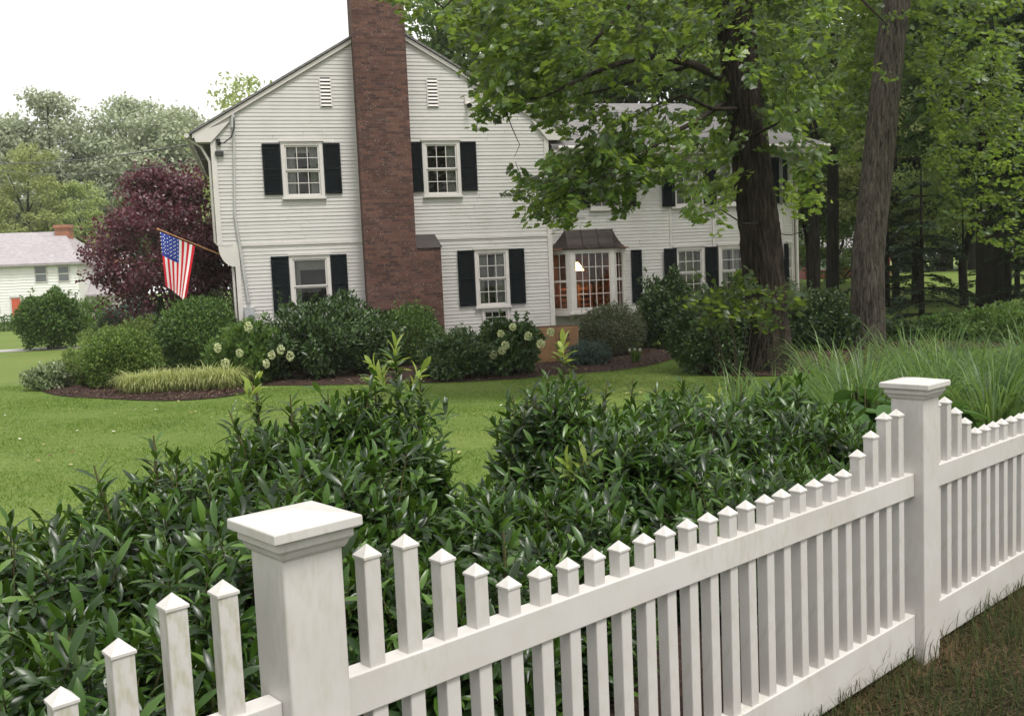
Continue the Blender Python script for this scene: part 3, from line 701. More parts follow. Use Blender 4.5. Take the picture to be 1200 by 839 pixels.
    d0, d1 = .16, .74; lowD = (d0, d1, .62, 2.06); upD = (d0, d1, uz0, uz1)
    clap(bw, FD, lambda z: (0, FD.L), -.1, 4.72, [hole(lowD), hole(upD)])
    bw.build('corner_bay_wall', MT['siding'], H)
    for F, e0_, e1_ in ((FB, -.02, .035), (FC, -.02, .035), (FD, -.02, .035), (FD, FD.L-.10, FD.L+.02), (WF, SA+.08, SA+.16)):
        m = MB(); m.box(e0_, e1_, -.01, .032, -.1, 4.72, fr=F); m.build('corner_board', MT['trim'], H)
    for F in (FB, FC, FD): m = MB(); m.box(.04, F.L-.1, .0, .026, 4.5, 4.7, fr=F); m.build('frieze_board', MT['trim'], H)
    m = MB(); m.box(SA, 13.9, YW+.1, YW+.3, -1.2, -.102); m.build('wing_foundation', MT['foundation'], H)
    m = MB(); m.box(13.93, 13.98, YW+.37, 8.2, -1.2, 4.72); m.box(SA, 13.98, 8.2, 8.3, -1.2, 4.72); m.build('wing_side_wall', MT['siding'], H)
    # wing roof, hipped at the right end
    e0, ez, rz_, ry = YW-.62, 4.78, None, 4.4
    rz_ = wall(730, 121.5, -ry)[1]; ry2 = 2*ry-e0; sr = 14.55; hx = 2.3
    m = MB(); Lx = 5.6
    Vv = [(6.44, e0, ez), (sr, e0, ez), (sr-hx, ry, rz_), (Lx, ry, rz_), (sr, ry2, ez), (Lx, ry2, ez)]; lo = [(a, b, c-.09) for a, b, c in Vv]
    m.add(Vv+lo, [(0, 1, 2, 3), (1, 4, 2), (4, 5, 3, 2), (6, 9, 8, 7), (7, 8, 10), (10, 8, 9, 11), (0, 6, 7, 1), (1, 7, 10, 4), (4, 10, 11, 5)]); m.build('wing_roof', MT['shingle'], H)
    m = MB(); m.box(6.5, sr-.02, e0+.015, e0+.04, ez-.24, ez-.092); m.box(6.5, sr-.02, e0+.04, YW+.45, ez-.115, ez-.094); m.box(sr-.045, sr-.02, e0+.041, ry2-.1, ez-.24, ez-.094); m.box(13.9, sr-.046, YW+.46, ry2-.2, ez-.115, ez-.094)
    m.build('eave', MT['trim'], H)
    m = MB(); m.tube([(6.6, e0-.05, ez-.07), (sr, e0-.05, ez-.07)], .055, 10); m.tube([(sr-.1, e0-.05, ez-.1), (sr-.14, e0+.1, ez-.35), (14.08, YW+.30, ez-.75), (14.06, YW+.30, 3.4), (14.06, YW+.30, -.5)], .05, 10); m.build('wing_gutter', MT['trim'], H)
    window(H, WF, *WU_); shutter(H, WF, 7.22, 7.64, uz0+.05, uz1); shutter(H, WF, 8.56, 8.97, uz0+.05, uz1)
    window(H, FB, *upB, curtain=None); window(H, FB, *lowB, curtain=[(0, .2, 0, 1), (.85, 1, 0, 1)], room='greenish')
    window(H, FC, *upC, cols=4, curtain=[(0, .4, 0, 1), (.5, 1, .6, 1)]); window(H, FC, *lowC, cols=4, curtain=[(0, .2, 0, 1), (.25, .45, .5, 1)])
    window(H, FD, *upD, curtain=None, depth=.2); window(H, FD, *lowD, depth=.2, curtain=[(0, .3, 0, 1), (.6, 1, 0, 1)])
    sw = .36
    for (z0, z1) in ((.72, 2.04), (uz0+.02, uz1-.02)):
        shutter(H, WF, SB-.24, SB+.13, z0, z1, o=.055); shutter(H, FB, b1+.012, b1+.012+.34, z0, z1, o=.05); shutter(H, FC, c1+.012, c1+.36, z0, z1); shutter(H, FD, d0-.37, d0-.012, z0, z1, o=.06)
    # ---------------- bay window with a dark metal roof
    yb = YW-BP
    P0, P1, P2, P3 = (bl, YW), (bc0, yb), (bc1, yb), (br_, YW)
    z0, z1 = .52, 2.12
    bay = MB()
    for (a, b) in ((P0, P1), (P1, P2), (P2, P3)):
        F = Facet(a, b); L = F.L
        bay.box(0, L, -.06, .0, z0-.10, z0, fr=F); bay.box(0, L, -.06, .0, z1-.10, z1+.02, fr=F)
        for q in (0, L): bay.box(max(q-.115, 0), min(q+.115, L), -.05, .004, z0, z1-.1, fr=F)
    bay.add([(*P0, z0-.1), (*P1, z0-.1), (*P2, z0-.1), (*P3, z0-.1), (*P0, z0-.16), (*P1, z0-.16), (*P2, z0-.16), (*P3, z0-.16)], [(0, 1, 2, 3), (4, 7, 6, 5), (0, 4, 5, 1), (1, 5, 6, 2), (2, 6, 7, 3)])
    FM = Facet(P1, P2); bay.box(-.08, FM.L+.08, -.02, .05, z0-.13, z0-.08, fr=FM)
    for s in (bc0+.05, bc1-.12): bay.prism([(YW-.01, .36), (yb+.12, .36), (YW-.01, .12)], s, s+.06, fr=lambda y, s_, z: (s_, y, z))
    B = bay.build('bay_window', MT['trim'], H)
    for (a, b), cols, rows, sa in (((P0, P1), 2, 2, 2), ((P1, P2), 5, 4, 1), ((P2, P3), 2, 2, 2)):
        F = Facet(a, b); i0, i1 = .117, F.L-.117; j0, j1 = z0+.01, z1-.105; m = MB(); st = .03; Hh = (j1-j0)/sa
        for q in range(sa):
            b0_, b1_ = j0+Hh*q, j0+Hh*(q+1)
            m.box(i0, i0+st, -.035, -.005, b0_, b1_, fr=F); m.box(i1-st, i1, -.035, -.005, b0_, b1_, fr=F); m.box(i0+st, i1-st, -.035, -.005, b0_, b0_+st, fr=F); m.box(i0+st, i1-st, -.035, -.005, b1_-st, b1_-.001, fr=F)
            for k in range(1, cols):
                x = i0+st+(i1-i0-2*st)*k/cols; m.box(x-.009, x+.009, -.03, -.01, b0_+st, b1_-st, fr=F)
            for k in range(1, rows):
                z = b0_+st+(b1_-b0_-2*st)*k/rows; m.box(i0+st, i1-st, -.028, -.012, z-.009, z+.009, fr=F)
        m.build('sash', MT['trim'], B)
        g = MB(); g.add([F(i0, -.02, j0), F(i1, -.02, j0), F(i1, -.02, j1), F(i0, -.02, j1)], [(0, 1, 2, 3)]); g.build('pane', MT['glass'], B)
    # room behind the bay: panelled walls, ceiling, cabinets
    m = MB(); y1 = YW+3.0; rx0, rx1 = bl-.5, br_+.9
    m.box(rx0, rx1, y1, y1+.05, -.05, 2.45); m.box(rx0-.05, rx0, YW+.04, y1, -.05, 2.45); m.box(rx1, rx1+.05, YW+.04, y1, -.05, 2.45); m.box(rx0, rx1, YW+.04, y1, -.1, -.05); m.box(rx0, rx1, YW+.04, y1, 2.455, 2.5)
    m.box(bl, br_, yb+.1, YW+.03, 2.10, 2.13)
    m.build('dining_room', MT['wood_room'], H)
    m = MB()
    for a0, a1, zz0, zz1 in ((6.9, 7.5, 0, 2.1), (7.9, 8.5, .8, 2.0), (9.0, 9.6, 0, 1.9)):
        m.box(a0, a1, y1-.45, y1-.01, zz0, zz1); 
        for k in range(3): m.box(a0+.05, a1-.05, y1-.48, y1-.451, zz0+.1+k*(zz1-zz0)/3.2, zz0+.05+(k+1)*(zz1-zz0)/3.3)
    for k in range(3): 
        x = 7.0+k*.55; m.box(x, x+.06, 1.5, 1.56, 0, 1.15); m.box(x+.38, x+.44, 1.5, 1.56, 0, 1.15)
        for j in range(4): m.box(x+.06, x+.38, 1.51, 1.54, .55+j*.15, .62+j*.15)
    m.build('dining_furniture', MT['wood_red'], H)
    lp = wall(675, 313, -(YW+.7)); L = thing('pendant_lamp', hw(lp[0], YW+.7, lp[1]), 'lit amber pendant lamp glowing behind the bay window panes', 'lamp')
    m = MB(); pr = [(.06, .13), (.15, .02), (.22, -.10), (.215, -.11)]; n = 16
    Vv = [(r*math.cos(2*PI*k/n), r*math.sin(2*PI*k/n), z) for r, z in pr for k in range(n)]
    m.add(Vv, [(i*n+k, i*n+(k+1) % n, (i+1)*n+(k+1) % n, (i+1)*n+k) for i in range(3) for k in range(n)], sm=True); m.build('lamp_shade', MT['lamp'], L)
    m = MB(); m.tube([(0, 0, .12), (0, 0, 2.455-lp[1])], .008, 6); m.build('cord', MT['black'], L)
    pl = bpy.data.lights.new('lamp_bulb', 'POINT'); pl.energy = 12; pl.color = (1, .62, .30); pl.shadow_soft_size = .06; po = bpy.data.objects.new('lamp_bulb', pl); COL.objects.link(po); po.parent = L; po.location = (0, 0, -.14)
    # bay roof: flared, with standing seams
    m = MB(); zt, zb = 2.63, 2.13; tl, tr = wall(661, 271, off)[0], wall(717, 269, off)[0]; N = 8
    rowf = []
    for k in range(N+1):
        t = k/N; c = t**1.0; z = zt + (zb-zt)*(1-(1-t)**1.55); yy = YW + (yb-.06-YW)*(.28*min(1, t*4) + .72*t*t if t > 0 else 0); sl = tl+(bl-.06-tl)*t; sr_ = tr+(br_+.08-tr)*t
        fl = tl+(bc0-.05-tl)*(t*.9); fr_ = tr+(bc1+.05-tr)*(t*.9)
        rowf.append([(sl, YW-.0, z), (fl, yy, z), (fr_, yy, z), (sr_, YW-.0, z)])
    Vv = [p_ for r in rowf for p_ in r]; m.add(Vv, [(4*k+j, 4*k+j+1, 4*k+j+5, 4*k+j+4) for k in range(N) for j in range(3)])
    a = rowf[-1]; m.add([a[0], a[1], a[2], a[3]] + [(x, y, z-.035) for x, y, z in a], [(0, 1, 5, 4), (1, 2, 6, 5), (2, 3, 7, 6), (4, 5, 6, 7)])
    for f in (0, .333, .667, 1.):
        m.tube([(r[1][0]+(r[2][0]-r[1][0])*f, r[1][1]-.006, r[1][2]+.006) for r in rowf], .012, 5)
    m.build('bay_roof', MT['copper'], B)
    s0, s1 = wall(739, 293, off)[0], wall(752, 293, off)[0]; shutter(H, WF, max(s0, br_+.02), max(s0, br_+.02)+.30, .60, 2.04)
    # second cable on the right corner
    return H

# ------------------------------------------------------------------ picket fence
def build_fence():
    zf = FG
    base = fp(0, 0, 0); Fe = thing('picket_fence', base, 'white vinyl picket fence with scalloped top and two square capped posts', 'fence', FA)
    def post(s):
        m = MB(); w = .0635; m.box(-w, w, -w, w, -.25, 1.05); p = m.build('post', MT['vinyl'], Fe); p.location = (s, 0, zf*s); bevel(p, .006, 3)
        c = MB()
        pr = [(.066, 1.030), (.070, 1.036), (.074, 1.046), (.080, 1.052), (.080, 1.068), (.0875, 1.0685), (.0932, 1.072), (.0932, 1.089), (.0915, 1.0915), (0.0, 1.106)]
        V = []; F = []
        for r, z in pr[:-1]: V += [(-r, -r, z), (r, -r, z), (r, r, z), (-r, r, z)]
        V.append((0, 0, pr[-1][1])); n = len(pr)-1
        for i in range(n-1):
            for k in range(4): F.append((4*i+k, 4*i+(k+1) % 4, 4*i+4+(k+1) % 4, 4*i+4+k))
        for k in range(4): F.append((4*n-4+k, 4*n-4+(k+1) % 4, 4*n))
        F.append((3, 2, 1, 0)); c.add(V, F); c = c.build('post_cap', MT['vinyl'], p); bevel(c, .0012, 2)
    for s in (0, FL, -FL, 2*FL): post(s)
    pm = {}
    def picket(s, top, mt='vinyl'):
        h = (round(top, 3), mt)
        if h not in pm:
            m = MB(); w = .0192; z_ = h[0]; m.box(-w, w, -w, w, .2, z_-.024); a = m.mesh('picket', MT[mt])
            c = MB(); v = w+.0022; c.add([(-v, -v, z_-.027), (v, -v, z_-.027), (v, v, z_-.027), (-v, v, z_-.027), (-v, -v, z_-.022), (v, -v, z_-.022), (v, v, z_-.022), (-v, v, z_-.022), (0, 0, z_)],
                [(3, 2, 1, 0), (0, 1, 5, 4), (1, 2, 6, 5), (2, 3, 7, 6), (3, 0, 4, 7), (4, 5, 8), (5, 6, 8), (6, 7, 8), (7, 4, 8)]); pm[h] = (a, c.mesh('picket_cap', MT['vinyl']))
        a, c = pm[h]; p = link('picket', a, Fe); p.location = (s, 0, zf*s); p.rotation_euler = (random.gauss(0, .0015), random.gauss(0, .0015), random.gauss(0, .008)); bevel(p, .003, 2); link('picket_cap', c, p)
    prof = [1.005, 1.005, .952, .899, .846]
    for sec, n0, n1 in ((-1, 0, 25), (0, 0, 25), (1, 0, 25)):
        s0 = sec*FL; a0, a1 = s0+.0636, s0+FL-.0636
        for nm, z0, z1, hd in (('top_rail', .668, .754, .026), ('bottom_rail', .06, .216, .026)):
            m = MB(); m.box(0, a1-a0, -hd, hd, z0, z1); V = [(x+a0, y, z+zf*(x+a0)) for x, y, z in m.v]; m.v = V; r = m.build(nm, MT['vinyl'], Fe); bevel(r, .003, 2)
        for k in range(n0, n1):
            e = min(k, 24-k); picket(s0+.158+.0956*k, prof[min(e, 4)], 'vinyl_weathered' if sec < 0 else 'vinyl')
    return Fe

# ------------------------------------------------------------------ planting
def blob_points(n, c, r, seed=0, lo=-.15, shell=(.62, 1.02), lump=.18, fq=1.6):
    """points spread through the outer volume of a lumpy rounded bush, with their outward directions"""
    u = rdir(n*2); u = u[u[:, 2] > lo][:n]; n = len(u)
    k = np.array([mnoise.noise(Vector((float(a[0])*fq+seed, float(a[1])*fq, float(a[2])*fq))) for a in u])
    rad = rng.uniform(*shell, n)**.7*(1+lump*2*k)
    return np.asarray(c) + u*np.asarray(r)*rad[:, None], unit(u/np.asarray(r))
def bush(name, label, cat, base, w, h, mat, leaf=.07, lw=.5, n=5200, tpl='oval', group=None, d=None, lump=.2, up=.35, bloom=None, fq=1.6, parent_rz=0, seed=0, droop=0):
    """rounded garden shrub: many leaves through the crown, stems inside, optional blooms"""
    base = np.asarray(base, float); d = d or w
    o = thing(name, base, label, cat, 0, group)
    n = int(n*2.1); c = np.array([0, 0, h*.46]); r = np.array([w/2, d/2, h*.54])
    P, A = blob_points(n, c, r, seed or rng.integers(1e3), lo=-.75, shell=(.5, 1.03), lump=lump, fq=fq)
    P[:, 2] = np.maximum(P[:, 2], rng.uniform(.02, .12, len(P)))
    D = unit(A*.7 + rdir(len(P))*.8 + np.array([0, 0, up])); N = unit(A + rdir(len(P))*.7 + np.array([0, 0, .4]))
    b = LeafBag(); b.add(P, D, N, rng.uniform(.7, 1.35, len(P))*leaf, rng.uniform(.85, 1.2, len(P))*leaf*lw*1.15)
    # stray shoots break the outline
    ns = 46; Q, QA = blob_points(ns, c, r, seed or 5, lo=-.1, shell=(.8, 1.0), lump=lump, fq=fq); QA = unit(QA*.8 + np.array([0, 0, .9]) + rdir(len(Q))*.45); ln = rng.uniform(.08, .30, len(Q))*min(h, 1.2)
    for q_ in range(13):
        t_ = rng.random(len(Q))**.8; D2 = unit(QA*.5 + rdir(len(Q))*.9); b.add(Q + QA*(ln*t_)[:, None], D2, unit(QA + rdir(len(Q))*.8), leaf*rng.uniform(.7, 1.2, len(Q)), leaf*lw*1.1, .45+.55*rng.random(len(Q)))
    link('foliage', b.mesh('foliage', tpl, mat, smooth=True), o)
    m = MB(); k = 26
    for i in range(k):
        t = P[rng.integers(len(P))]*np.array([.8, .8, .85]); q = np.array([rng.normal()*.06*w, rng.normal()*.06*d, -.08]); mid = (q+t)/2 + np.array([0, 0, -.06*h])
        m.tube([q, mid, t], [.014, .010, .004], 5, cap=False)
    m.build('stems', MT['twig'], o)
    return o
def heads(o, pts, r, mat, cone=1.2, leaf=.035):
    """rounded hydrangea heads made of many florets"""
    for p in pts:
        n = 130; u = rdir(n); rr = r*rng.uniform(.85, 1.1); P = np.asarray(p) + u*np.array([rr, rr, rr*cone])*rng.uniform(.75, 1.02, (n, 1))
        b = LeafBag(); b.add(P-u*.01, unit(u+rdir(n)*.9), u, leaf, leaf*.9); link('bloom', b.mesh('bloom', 'oval', mat), o)
        m = MB(); q = np.asarray(p); m.tube([q*np.array([.55, .55, .4]), q*np.array([.85, .85, .8]), q], [.006, .005, .004], 5); m.build('flower_stem', MT['green_stem'], o)

def laurel(label, base, blobs, shoots=(), nr=560, leaf=.094, newtips=(), group='glossy broadleaf hedge shrubs behind the fence'):
    """glossy long-leaved hedge shrub: whorls of lance leaves on many upright stems.  blobs: (centre xyz, radii, count weight)"""
    base = np.asarray(base, float); o = thing('laurel_shrub', base, label, 'shrub', 0, group)
    bag = LeafBag(); mb = MB()
    for c, r, w in blobs:
        c = np.asarray(c)-base; n = int(nr*w); P, A = blob_points(n, c, r, rng.integers(1e3), lo=-.5, shell=(.5, 1.05), lump=.16, fq=2.2)
        A = unit(A*.75 + np.array([0, 0, .75]) + rdir(len(P))*.35); k = P[:, 2] > .1; P, A = P[k], A[k]
        hz = (P[:, 2]-c[2])/r[2]
        rosettes(bag, P, A, 10, leaf, leaf*.25, (.5, 1.65), .10, jit=.4)
        # older leaves lower on the same stems
        P2 = P - A*rng.uniform(.10, .22, (len(P), 1)); rosettes(bag, P2, A, 5, leaf*1.02, leaf*.245, (1.0, 1.9), .11, 0, .8, jit=.4)
        B = P - A*.30 + rng.normal(size=P.shape)*.03; shoot_tubes(mb, B, P, .0042)
        for i in range(max(5, n//14)):
            t = B[rng.integers(len(B))]; q = np.array([c[0]+rng.normal()*.1, c[1]+rng.normal()*.1, -.05]); mb.tube([q, (q+t)/2+rng.normal(size=3)*.03, t], [.011, .009, .005], 5, cap=False)
    for tip, dirv, ln in shoots:      # long upright shoots standing above the hedge
        tip = np.asarray(tip)-base; a = unit(np.asarray(dirv, float)); k = int(ln/.034)
        P = tip - a*np.linspace(.04, ln, k)[:, None] + rng.normal(size=(k, 3))*.006; rosettes(bag, P, np.repeat(a[None], k, 0), 5, leaf, leaf*.25, (.7, 1.35), .05)
        mb.tube([tip-a*ln*1.3, tip-a*ln*.5, tip], [.008, .006, .003], 5)
        # side whorls
        P = tip - a*rng.uniform(.15, ln, (12, 1)) + rdir(12)*np.array([.13, .13, .02]); rosettes(bag, P, unit(a*1.0+rdir(12)*.5), 8, leaf*.95, leaf*.24, (.5, 1.4), .08)
    link('foliage', bag.mesh('foliage', 'lance', MT['leaf_laurel']), o); mb.build('stems', MT['green_stem'], o)
    if newtips:
        for p, a, k in newtips:
            nb = LeafBag(); p = np.asarray(p)-base; a = unit(np.asarray(a, float)); rosettes(nb, p[None], a[None], k, leaf*1.1, leaf*.30, (.25, 1.25), .11); rosettes(nb, p[None]-a*.08, a[None], 5, leaf*1.1, leaf*.30, (.8, 1.4), .05)
            link('new_growth', nb.mesh('new_growth', 'lance', MT['leaf_new']), o)
    return o

def build_hedge():
    def bl(s, t, rs, z, w=1., zb=.02, rt=None):
        c = fp(s, t, 0); g = float(gz(c[0], c[1])); c[2] = g + z*.42; return (c, np.array([rs, rt or rs, z*.58]), w)
    def tipat(x, y, d): return at(x, y, d)
    up = (0, 0, 1)
    sh = lambda x, y, d, ln=.35, lean=(0, 0): (tipat(x, y, d), (lean[0], lean[1], 1), ln)
    # the big left hand shrub
    blobs = [bl(-.95, .75, .55, .62, .9), bl(-.55, 1.25, .6, .70, 1.1), bl(-.2, .75, .45, .70, .8), bl(0, 1.75, .6, .78, 1.1), bl(.45, 1.1, .5, .80, 1.), bl(.6, 1.9, .55, .86, 1.1), bl(1.05, 1.55, .42, .86, .9), bl(1.2, 2.2, .42, .90, .9), bl(1.58, 2.3, .30, 1.02, .8), bl(1.82, 2.25, .30, .84, .8), bl(.85, .7, .4, .62, .6)]
    laurel('broad glossy dark green hedge shrub filling the lower left behind the nearest fence post', fp(.2, 1.3), blobs,
        [sh(463, 412, 4.9, .5), sh(438, 428, 4.8, .4), sh(492, 440, 4.9, .4), sh(300, 446, 4.3, .4), sh(268, 480, 4.0, .3, (-.3, 0)), sh(340, 462, 4.4, .3), sh(384, 458, 4.6, .3), sh(110, 545, 3.4, .25, (-.2, 0)), sh(180, 510, 3.7, .3)],
        newtips=[(tipat(463, 410, 4.9), (.1, 0, 1), 9), (tipat(437, 428, 4.8), (-.5, 0, .8), 9), (tipat(492, 437, 4.9), (.5, 0, .7), 8), (tipat(446, 446, 4.75), (-.3, -.3, .8), 8), (tipat(300, 448, 4.3), (.35, 0, .9), 10), (tipat(290, 462, 4.25), (-.1, -.2, .9), 7)])
    laurel('small low glossy green shrub just behind the low pickets right of the nearest fence post', fp(1.5, .75), [bl(1.45, .8, .34, .54, .6), bl(1.85, 1.05, .34, .58, .6), bl(2.1, 1.3, .28, .56, .5), bl(1.6, 1.3, .32, .62, .6), bl(1.95, 1.65, .28, .56, .5)], [sh(590, 622, 3.1, .15)], group='glossy broadleaf hedge shrubs behind the fence')
    laurel('hedge shrub with one bright yellow-green shoot standing before the cardboard box', fp(2.7, 1.6), [bl(2.62, 1.95, .36, .92, .9), bl(2.45, 1.45, .34, .74, .7), bl(2.85, 1.5, .5, .80, 1.), bl(2.65, .85, .45, .62, .8)],
        [sh(659, 412, 5.4, .5), sh(640, 438, 5.3, .4), sh(600, 462, 5.2, .3, (-.2, .1)), sh(675, 440, 5.5, .35, (.2, 0)), sh(712, 446, 5.8, .35, (.15, -.1)), sh(628, 470, 5.0, .3, (-.1, -.2)), sh(690, 452, 5.4, .3, (.3, 0)), sh(618, 470, 5.3, .25, (-.2, 0))],
        newtips=[(tipat(660, 404, 5.4), (0, 0, 1), 11), (tipat(665, 545, 4.4), (-.3, -.4, .8), 7), (tipat(688, 540, 4.4), (.3, -.4, .8), 7)])
    laurel('wide glossy green hedge shrub between the upright shoot and the broad leaved hostas', fp(4.0, 1.5), [bl(3.35, 1.6, .5, .78, 1.), bl(3.75, 1.95, .5, .80, .9), bl(3.9, 1.25, .5, .74, 1.), bl(4.2, 1.6, .4, .78, .8), bl(3.3, .9, .42, .58, .7), bl(4.3, .9, .36, .58, .5)],
        [sh(742, 444, 6.2, .3, (.1, 0)), sh(768, 452, 6.3, .3, (-.1, -.1)), sh(800, 442, 6.5, .3, (.1, .1)), sh(818, 455, 6.2, .25, (.2, 0)), sh(868, 452, 6.6, .3), sh(890, 462, 6.5, .25, (.2, 0)), sh(842, 452, 6.4, .25)], newtips=[(tipat(842, 459, 6.3), (.1, -.2, .9), 6)])

def grass_clump(name, label, cat, base, h, rad, nb, mat, group, width=.011, arch=.7, dirbias=None):
    o = thing(name, base, label, cat, 0, group)
    n = nb; K = 7
    an = rng.random(n)*2*PI; lean = np.abs(rng.normal(.35, .25, n))*arch; L = h*rng.uniform(.65, 1.35, n)
    d = np.stack([np.cos(an), np.sin(an), 0*an], -1)
    if dirbias is not None: d = unit(d + np.asarray(dirbias))
    s = np.stack([-d[:, 1], d[:, 0], 0*an], -1); P0 = d*rng.uniform(0, rad, (n, 1)); V = []
    bend = rng.uniform(.6, 2.2, n)*arch
    pos = P0.copy(); ang = lean*.4
    for k in range(K):
        t = k/(K-1); w = width*(1-t**2.2)*rng.uniform(.9, 1.1, n)+.0006
        V.append(np.stack([pos-s*w[:, None]*.5, pos+s*w[:, None]*.5], 1))
        st = L/(K-1); pos = pos + (d*np.sin(ang)[:, None] + np.array([0, 0, 1])*np.cos(ang)[:, None])*st[:, None]; ang = ang + bend*t*.55
        pos[:, 2] = np.maximum(pos[:, 2], .01)
    V = np.concatenate(V, 1).reshape(-1, 3)
    f = [[2*k, 2*k+1, 2*k+3, 2*k+2] for k in range(K-1)]; T = (np.array(f)[None] + (np.arange(n)*2*K)[:, None, None]).reshape(-1, 4)
    link('blades', tri_mesh('blades', V, T, mat, np.repeat(rng.random(n), 2*K), smooth=True), o); return o

def build_borders():
    g = lambda s, t: (lambda p: np.array([p[0], p[1], float(gz(p[0], p[1]))]))(fp(s, t))
    lab = 'tall arching green grass clump in the thicket behind the far right of the fence'
    for s, t, h, n in ((5.7, 1.9, .95, 240), (6.2, 1.1, .90, 260), (6.5, 2.2, 1.0, 240), (7.0, 1.4, .95, 260), (7.2, 2.6, 1.05, 220), (7.6, .8, .9, 260), (7.9, 1.9, 1.0, 260), (8.4, 1.2, 1.0, 260), (8.7, 2.5, 1.1, 240), (9.2, 1.6, 1.05, 240), (6.9, .6, .8, 220), (9.5, .8, .95, 240), (10.1, 2.2, 1.1, 240), (5.2, 2.6, .9, 160), (9.4, 3.2, 1.15, 240), (8.0, 3.4, 1.1, 200), (10.2, 1.2, 1.0, 240), (6.6, 1.7, .95, 240), (7.4, 2.0, 1.0, 240), (8.2, 2.4, 1.0, 240), (8.9, 1.9, 1.0, 240), (5.9, 2.7, .9, 180), (6.1, 1.6, .9, 200), (7.3, 1.0, .85, 220), (9.0, 1.1, .95, 220), (9.8, 1.7, 1.0, 220)):
        grass_clump('arching_plant_clump', lab, 'plant', g(s, t), h*.90, .24, int(n*1.15), MT['blade'], 'arching green grass clumps behind the fence', .017, 1.15)
    # broad leaved hostas in front of them
    for k, (s, t, r, label) in enumerate(((4.78, .95, .42, 'dark broad leaved hosta clump right beside the far fence post'), (5.2, 1.55, .40, 'broad leaved hosta clump farther back, before the arching grass'), (4.62, 1.5, .36, 'broad leaved hosta clump next to the wide glossy hedge shrub'))):
        o = thing('hosta', g(s, t), label, 'plant', 0, 'broad leaved plants behind the fence'); n = 95; b = LeafBag()
        an = rng.random(n)*2*PI; rr = r*np.sqrt(rng.random(n)); z = .70*(1-.45*(rr/r)**2)*rng.uniform(.75, 1.05, n)
        P = np.stack([np.cos(an)*rr, np.sin(an)*rr, z], -1); D = np.stack([np.cos(an), np.sin(an), -.25+0*an], -1)+rng.normal(size=(n, 3))*.25; N = np.stack([np.cos(an)*.4, np.sin(an)*.4, 1+0*an], -1)+rng.normal(size=(n, 3))*.2
        b.add(P, D, N, rng.uniform(.17, .29, n), rng.uniform(.10, .19, n)); link('foliage', b.mesh('foliage', 'heart', MT['leaf_hosta']), o)
        m = MB()
        for p in P: m.tube([np.array([p[0]*.15, p[1]*.15, -.02]), p*np.array([.6, .6, .7]), p], [.006, .005, .004], 4, cap=False)
        m.build('stalks', MT['green_stem'], o)
    # ---- bed along the house
    G = on_ground
    def B(px, py, back=0.):      # base point: pixel of the foot of the bush, pushed back so that its front edge stands there
        p = G(px, py); q = p[:2]*(1+back/np.linalg.norm(p[:2])); return np.array([q[0], q[1], float(gz(*q))])
    bush('rhododendron', 'large dark green rounded shrub covering the lower left window beside the chimney', 'shrub', B(384, 449, 1.7), 2.8, 1.58, MT['leaf_shrub'], .11, .36, 9000, 'oval', lump=.24, fq=2)
    bush('yew_shrub', 'rounded dark shrub against the foot of the brick chimney', 'shrub', B(482, 432, 1.), 1.65, 1.35, MT['leaf_yew'], .06, .45, 6500, lump=.12)
    bush('pieris', 'low dark spreading shrub at the lawn edge right of the chimney', 'shrub', B(536, 446, .5), 1.6, .85, MT['leaf_shrub'], .085, .36, 4200, lump=.25)
    bush('andromeda', 'dark twiggy shrub in front of the basement window', 'shrub', B(580, 430, .9), .8, .75, MT['leaf_shrub'], .07, .4, 2600, lump=.25)
    h = bush('hydrangea', 'hydrangea with cream cone blooms under the electric meter', 'shrub', B(294, 452, .7), 1.45, 1.15, MT['leaf_mid'], .10, .55, 2600, lump=.3, up=.6)
    bp = np.array(h.location); D0 = float(np.linalg.norm(bp[:2]))
    heads(h, [at(x, y, D0-1.5)-bp for x, y in ((291, 383), (255, 408), (281, 414), (264, 426), (318, 416), (329, 410), (312, 426), (340, 417))], .075, MT['bloom'], 1.35)
    h = bush('hydrangea', 'hydrangea with round cream blooms beside the cardboard box', 'shrub', B(598, 444, .7), 1.2, 1.05, MT['leaf_shrub'], .10, .55, 2600, lump=.3, up=.5)
    bp = np.array(h.location); D0 = float(np.linalg.norm(bp[:2]))
    heads(h, [at(x, y, D0-.62)-bp for x, y in ((601, 383), (587, 391), (619, 394), (592, 405), (588, 411), (578, 415), (645, 389), (634, 403))], .075, MT['bloom'], 1.05)
    # loose pale sprays of hydrangea behind
    bush('azalea', 'bronze tinged rounded azalea under the bay window', 'shrub', B(717, 420, .9), 1.65, 1.2, MT['leaf_azalea'], .045, .4, 9500, lump=.1)
    bush('dwarf_spruce', 'small low blue-green spruce in the mulch right of the cardboard box', 'shrub', B(691, 430, .3), .85, .48, MT['leaf_blue'], .06, .22, 4200, 'dia', lump=.3, fq=3)
    o = grass_clump('hosta', 'little green and white flowering plant alone in the mulch', 'plant', B(745, 426), .3, .08, 90, MT['leaf_mid'], None, .035, .9)
    heads(o, [np.array([x, y, .30]) for x, y in ((-.12, 0), (0, .05), (.1, -.04))], .025, MT['bloom_white'], 1.3, .02)
    bush('rhododendron', 'tall dark shrub at the house wall left of the corner bay', 'shrub', B(782, 412, .8), 1.35, 1.75, MT['leaf_shrub'], .11, .36, 4200, lump=.28, fq=2)
    bush('viburnum', 'big leafy green shrub standing left of the big furrowed tree trunk', 'shrub', B(838, 441, .7), 1.55, 1.45, MT['leaf_shrub'], .085, .5, 6000, lump=.22)
    bush('viburnum', 'leafy green shrub between the two big tree trunks', 'shrub', B(962, 415, .9), 1.35, 1.3, MT['leaf_shrub'], .085, .5, 5000, lump=.22)
